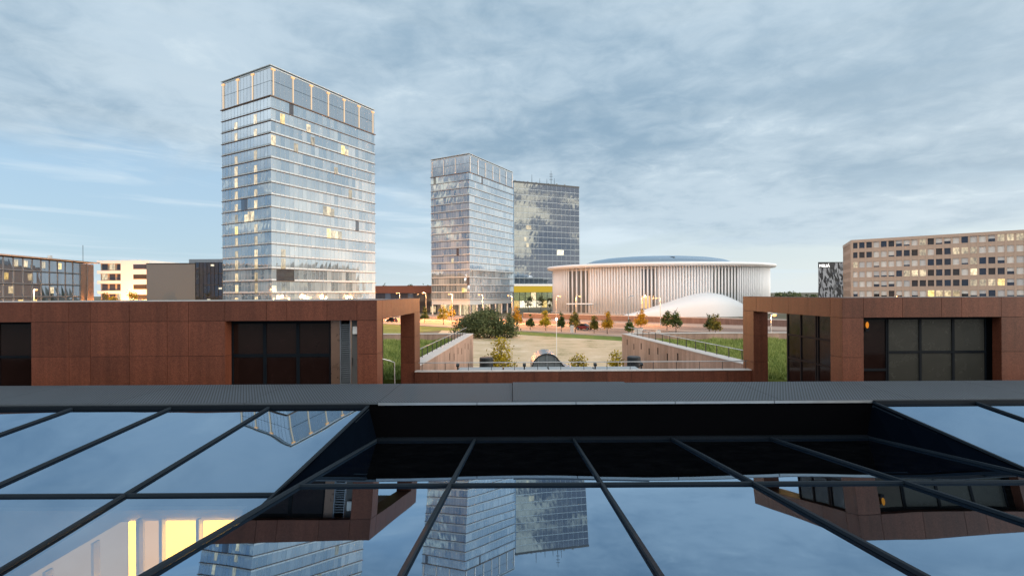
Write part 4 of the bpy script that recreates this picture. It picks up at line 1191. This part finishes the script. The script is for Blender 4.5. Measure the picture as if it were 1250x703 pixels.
# young street trees: (u = picture column used only to find the ground spot on the kerb line)
def on_line(u, n):
    s = (u-625)/615        # X = s*Y on the line O0 + TD t + ND n
    px0, py0 = O0+ND*n
    k = (s*py0-px0)/(TD.x-s*TD.y)
    return px0+TD.x*k, py0+TD.y*k
TR = [(541, 5, 6.6, 1.5, 'leaf_yellow', 'yellow green young street tree before the middle glass tower'),
      (551, 24, 5.2, 1.3, 'leaf_mixed', 'small turning street tree just right of the yellow one before the middle tower'),
      (518, 8, 5.0, 1.2, 'leaf_green', 'small green young tree beside the left portal'),
      (631, 4, 5.6, 1.45, 'leaf_orange', 'orange and green young tree at the right edge of the big shrub'),
      (647, 3, 3.9, .95, 'leaf_green', 'slight green young tree second right of the big shrub'),
      (666, 3, 5.0, 1.25, 'leaf_yellow', 'yellow young tree before the foyer of the dark blue tower'),
      (685, 2.5, 4.3, .95, 'leaf_green', 'thin green young tree before the left end of the concert hall'),
      (702, 3, 5.5, 1.25, 'leaf_mixed', 'full dark turning tree before the concert hall entrance'),
      (725, 2.5, 4.1, 1.0, 'leaf_mixed', 'sparse brownish young tree left of the bright orange tree'),
      (741, 3, 5.2, 1.2, 'leaf_orange', 'bright orange young tree before the concert hall columns'),
      (768, 3, 3.5, .85, 'leaf_green', 'small pale green tree beside the unlit lamp pole'),
      (782, 14, 5.6, 1.35, 'leaf_orange', 'orange brown young tree just left of the white shell'),
      (814, 20, 4.8, 1.35, 'leaf_green', 'broad olive tree before the rising edge of the white shell'),
      (825, 13, 5.9, 1.15, 'leaf_green', 'slim pointed green tree before the white shell'),
      (866, 21, 4.2, 1.1, 'leaf_green', 'low olive tree before the peak of the white shell'),
      (873, 12, 4.6, 1.25, 'leaf_mixed', 'dark turning tree before the right half of the white shell')]
for i, (u, n_, h, r, lm, lab) in enumerate(TR):
    x, y = on_line(u, n_)
    tree(x, y, .1, h, r*1.08, lm, lab, group='young trees along the boulevard', seed=30+i, n=1000, size=.19)
for i, (u, y, h, lab) in enumerate(((645, 250, 7.2, 'dark tree before the left of the lit foyer of the blue tower'), (660, 255, 7.6, 'dark tree before the middle of the lit foyer of the blue tower'), (672, 250, 6.6, 'dark tree at the right of the lit foyer of the blue tower'))):
    tree((u-625)/615*y, y, .1, h, 2.3, 'leaf_dark', lab, name='foyer_tree', shape='ball', trunk=.35, n=420, size=.32, seed=70+i, group='dark trees by the lit foyer')
# yellow trees rising from the court
for i, (u, y, top, r, n_, lab) in enumerate(((612, 50, 411, 1.85, 3600, 'broad yellow green young tree in the court left of the curved vent'), (705, 50, 423.5, 1.2, 1300, 'small sparse yellow tree in the court right of the curved vent'), (752, 47, 423, 1.1, 1300, 'small sparse yellow tree in the court by the right drum vent'))):
    h = E-(top-351.5+.0055*(u-625)-6.5)/615*y
    tree((u-625)/615*y, y, 0, h, r, 'leaf_yellow', lab, name='court_tree', trunk=.12, n=n_, size=.115, seed=80+i, group='yellow trees in the sunken court')
# big shrub
rnd = random.Random(4)
t = thing('big_shrub', (-5.2, 102, 0), 'huge rounded dark green shrub at the end of the left court wall', 'shrub')
tb = MB()
for k in range(9):
    a = k*.7; tb.tube([(-5.2+math.cos(a)*.4, 102+math.sin(a)*.4, -.05), (-5.2+math.cos(a)*3.4, 102+math.sin(a)*2.5, 3.2)], [.12, .04], 6)
tb.build('stems', M['bark'], t)
cb = MB()
for cx, cy, cz, rx, rz, n_ in ((-5.6, 102, 2.6, 4.2, 2.9, 5200), (-9.2, 102.5, 1.9, 3.0, 2.0, 2400), (-1.6, 102, 1.9, 2.8, 2.1, 2400), (-4.9, 103, 4.2, 2.2, 2.0, 1800), (-7.4, 101, 3.4, 2.2, 1.7, 1500), (-.4, 103, 3.0, 1.2, 2.1, 700)):
    leaves(cb, (cx, cy, cz), rx, rx*.8, rz, n_, .2, rnd)
cb.build('foliage', M['leaf_dark'], t)
# far trees
for i, (u, y, h, r, lab) in enumerate(((470, 300, 15.5, 4, 'far dark tree over the left end of the low brown roof'), (483, 310, 14.8, 4.5, 'far dark tree over the left part of the low brown roof'), (500, 300, 15.2, 4, 'far dark tree over the middle of the low brown roof'), (512, 315, 16.2, 5, 'far dark tree over the right part of the low brown roof'), (525, 305, 15.8, 4.5, 'far dark tree touching the middle glass tower'),
        (948, 330, 9.8, 6, 'far dark tree right of the concert hall'), (959, 330, 11.2, 6, 'taller far dark tree over the right portal'), (972, 340, 9.6, 5, 'far dark tree at the right of the group over the right portal'), (990, 350, 9.2, 5, 'far dark tree left of the hotel'))):
    tree((u-625)/615*y, y, 0, h-1.6, r, 'leaf_dark', lab, name='far_tree', shape='ball', trunk=.3, n=420, size=.7, seed=100+i, group='far dark trees')
for i, (u, y, h, lab) in enumerate(((38, 122, 7.6, 'tree under the glass office at the left edge'), (132, 150, 8.6, 'yellow lit tree before the balconies of the white block'), (158, 150, 9.4, 'yellow lit tree before the white block wall'))):
    tree((u-625)/615*y, y, 0, h+.8, 2.6, 'leaf_yellow' if i else 'leaf_green', lab, name='street_tree', shape='ball', trunk=.35, n=420, size=.28, seed=130+i, group='trees by the left buildings')

# ------------------------------------------------------------------ street lamps, cars, small things
LAMPW = 13500
def lamp(x, y, h, lit=True, side=-1, label='', arm=1.1, power=1.0):
    t = thing('street_lamp', (x, y, 0), label, 'street lamp', 'street lamps along the boulevard')
    MB().tube([(x, y, 0), (x, y, h*.5), (x, y, h)], [.10, .08, .06], 8).build('pole', M['alu'], t)
    MB().tube([(x, y, h), (x+side*arm*.5, y, h+.18), (x+side*arm, y, h+.2)], .05, 6).build('arm', M['alu'], t)
    hd = MB().hexa([(x+side*arm-.35,y-.16,h+.12),(x+side*arm+.35,y-.16,h+.12),(x+side*arm+.35,y+.16,h+.12),(x+side*arm-.35,y+.16,h+.12)],
                   [(x+side*arm-.28,y-.1,h+.32),(x+side*arm+.28,y-.1,h+.32),(x+side*arm+.28,y+.1,h+.32),(x+side*arm-.28,y+.1,h+.32)]).build('lamp_head', M['alu'], t)
    if lit:
        MB().ball((x+side*arm, y, h+.04), .26, n=12, m=8, sq=.7).build('bulb', M['lamp_orange'], t)
        l = bpy.data.lights.new('lamp_light', 'POINT'); l.energy = LAMPW*power; l.color = (1, .41, .13); l.shadow_soft_size = .3
        lo = bpy.data.objects.new('lamp_light', l); COL.objects.link(lo); lo.parent = t
        lo.location = (side*arm, 0, h-.35)
    return t
for u, n_, row, side, lab in ((488, 21, 358, -1, 'lit orange street lamp before the left of the low brown building'),
        (520, 21, 358, -1, 'lit orange street lamp before the right of the low brown building'),
        (552, 21, 359.5, -1, 'lit orange street lamp at the left corner of the middle tower'),
        (589, 21, 360, -1, 'lit orange street lamp before the left face of the middle tower'),
        (625, 21, 361, -1, 'lit orange street lamp before the right face of the middle tower'),
        (679, 27, 362, 1, 'lit orange street lamp at the left corner of the concert hall'),
        (703, 24, 362, 1, 'lit orange street lamp before the concert hall entrance'),
        (783, 34, 363.5, 1, 'left of the two close lit lamps before the middle columns'),
        (806, 34, 364, -1, 'right of the two close lit lamps before the middle columns')):
    x, y = on_line(u, n_)
    h = E-(row-351.5+.0055*(u-625)-6.5)/615*y
    lamp(x, y, h, True, side, lab, power=.16 if n_ > 30 else (.3 if u > 650 else 1.0))
x, y = on_line(767, 4); lamp(x, y, E-.9, False, 1, 'tall unlit street lamp pole before the white shell', .9)
lamp(36.2, 70.5, E-3.3, True, 1, 'lit orange street lamp glowing through the right portal', .5, .12)
x, y = on_line(800, 30); lamp(-112, 118, 12.0-1.6, True, 1, 'lit orange street lamp before the glass office at far left', .6)
lamp(-150, 189, 6.2, True, 1, 'lit orange street lamp at the foot of the white block balconies', .5, 1.6)
lamp(-104, 140, 7.6, True, 1, 'lit street lamp before the right end of the white block', .6, .2)
t = thing('post_lamp', (5.45, 62, 0), 'thin post-top lamp with a white globe in the sandy field', 'lamp')
MB().tube([(5.45, 62, 0), (5.45, 62, E-3.35)], [.045, .03], 8).build('pole', M['white'], t)
MB().ball((5.45, 62, E-3.22), .13, sq=1).build('globe', M['lamp_white'], t)

def bollard(x, y, w, h, label, name='utility_cabinet', cat='cabinet'):
    t = thing(name, (x, y, .1), label, cat)
    MB().box(x-w/2, x+w/2, y-.3, y+.3, .1, h).build('body', M['white'], t, bevel=.03)
    MB().box(x-w/2-.06, x+w/2+.06, y-.36, y+.36, h+.003, h+.1).build('top', M['alu'], t)
    MB().box(x-w/2+.06, x+w/2-.06, y-.325, y-.302, .25, h-.15).build('door', M['coping'], t)
x, y = on_line(698, 1.5); bollard(x, y, .7, 1.7, 'narrow white utility cabinet at the kerb before the concert hall')
x, y = on_line(779, 8); bollard(x, y, 1.9, 1.2, 'wide white utility cabinet beyond the far end of the right court wall')
x, y = on_line(803, 10); bollard(x, y, .9, .8, 'small white utility cabinet left of the slim green tree')

def car(x, y, ang, paint, label):
    t = thing('parked_car', (x, y, .02), label, 'car', 'cars on the boulevard')
    d = Vector((math.cos(ang), math.sin(ang))); s = Vector((-d.y, d.x))
    def q(a, b, z): p = Vector((x, y))+d*a+s*b; return (p.x, p.y, z)
    # lower body: lofted sections along the length
    def loft(sections, m_, name, par):
        mb = MB(); n = len(sections[0])
        for sec in sections: mb.v += [q(*p) for p in sec]
        for i in range(len(sections)-1):
            for j in range(n): mb.f.append((i*n+j, i*n+(j+1)%n, (i+1)*n+(j+1)%n, (i+1)*n+j)); mb.mi.append(0); mb.t.append(.5)
        mb.f.append(tuple(range(n))[::-1]); mb.f.append(tuple((len(sections)-1)*n+j for j in range(n))); mb.mi += [0,0]; mb.t += [.5,.5]
        return mb.build(name, m_, par, smooth=False)
    def sec(a, w, z0, z1): return [(a,-w*.92,z0), (a,w*.92,z0), (a,w,z0+(z1-z0)*.4), (a,w*.93,z1), (a,-w*.93,z1), (a,-w,z0+(z1-z0)*.4)]
    loft([sec(-2.15,.72,.42,.78), sec(-2.0,.84,.3,.92), sec(-.9,.88,.26,.98), (sec(.8,.88,.26,.96)), sec(1.7,.84,.28,.84), sec(2.1,.7,.38,.68)], paint, 'body', t)
    cab = loft([sec(-1.75,.66,.95,1.0), sec(-1.15,.68,.95,1.42), sec(.2,.68,.95,1.46), sec(1.1,.62,.95,.98)], M['car_glass'], 'cabin', t)
    loft([sec(-1.12,.60,1.425,1.47), sec(.15,.60,1.46,1.51)], paint, 'roof', t)
    for a in (-1.35, 1.35):
        for b in (-.82, .82):
            w = MB().tube([q(a, b-.1, .33), q(a, b+.1, .33)], .33, 16).build('wheel', M['rubber'], t)
            MB().tube([q(a, b-.11, .33), q(a, b+.11, .33)], .19, 12).build('rim', M['alu'], w)
    for b in (-.6, .6):
        MB().hexa([q(-2.17,b-.12,.66), q(-2.17,b+.12,.66), q(-2.05,b+.12,.66), q(-2.05,b-.12,.66)], [q(-2.15,b-.12,.8), q(-2.15,b+.12,.8), q(-2.05,b+.12,.8), q(-2.05,b-.12,.8)]).build('tail_light', M['tail_red'], t)
        MB().hexa([q(2.0,b-.14,.55), q(2.0,b+.14,.55), q(2.14,b+.14,.55), q(2.14,b-.14,.55)], [q(1.98,b-.14,.68), q(1.98,b+.14,.68), q(2.1,b+.14,.68), q(2.1,b-.14,.68)]).build('headlight', M['lamp_white'], t)
ang = math.atan2(TD.y, TD.x)
x, y = on_line(478, 7.0); car(x, y, ang+math.pi, M['car_paint'], 'black car with its nose to the left seen through the left portal')
x, y = on_line(713, 12); car(x, y, ang, M['car_paint_red'], 'dark red car on the road before the concert hall entrance')
x, y = on_line(606, 26); car(x, y, ang+math.pi, M['car_paint_silver'], 'silver car on the far lanes behind the big shrub')
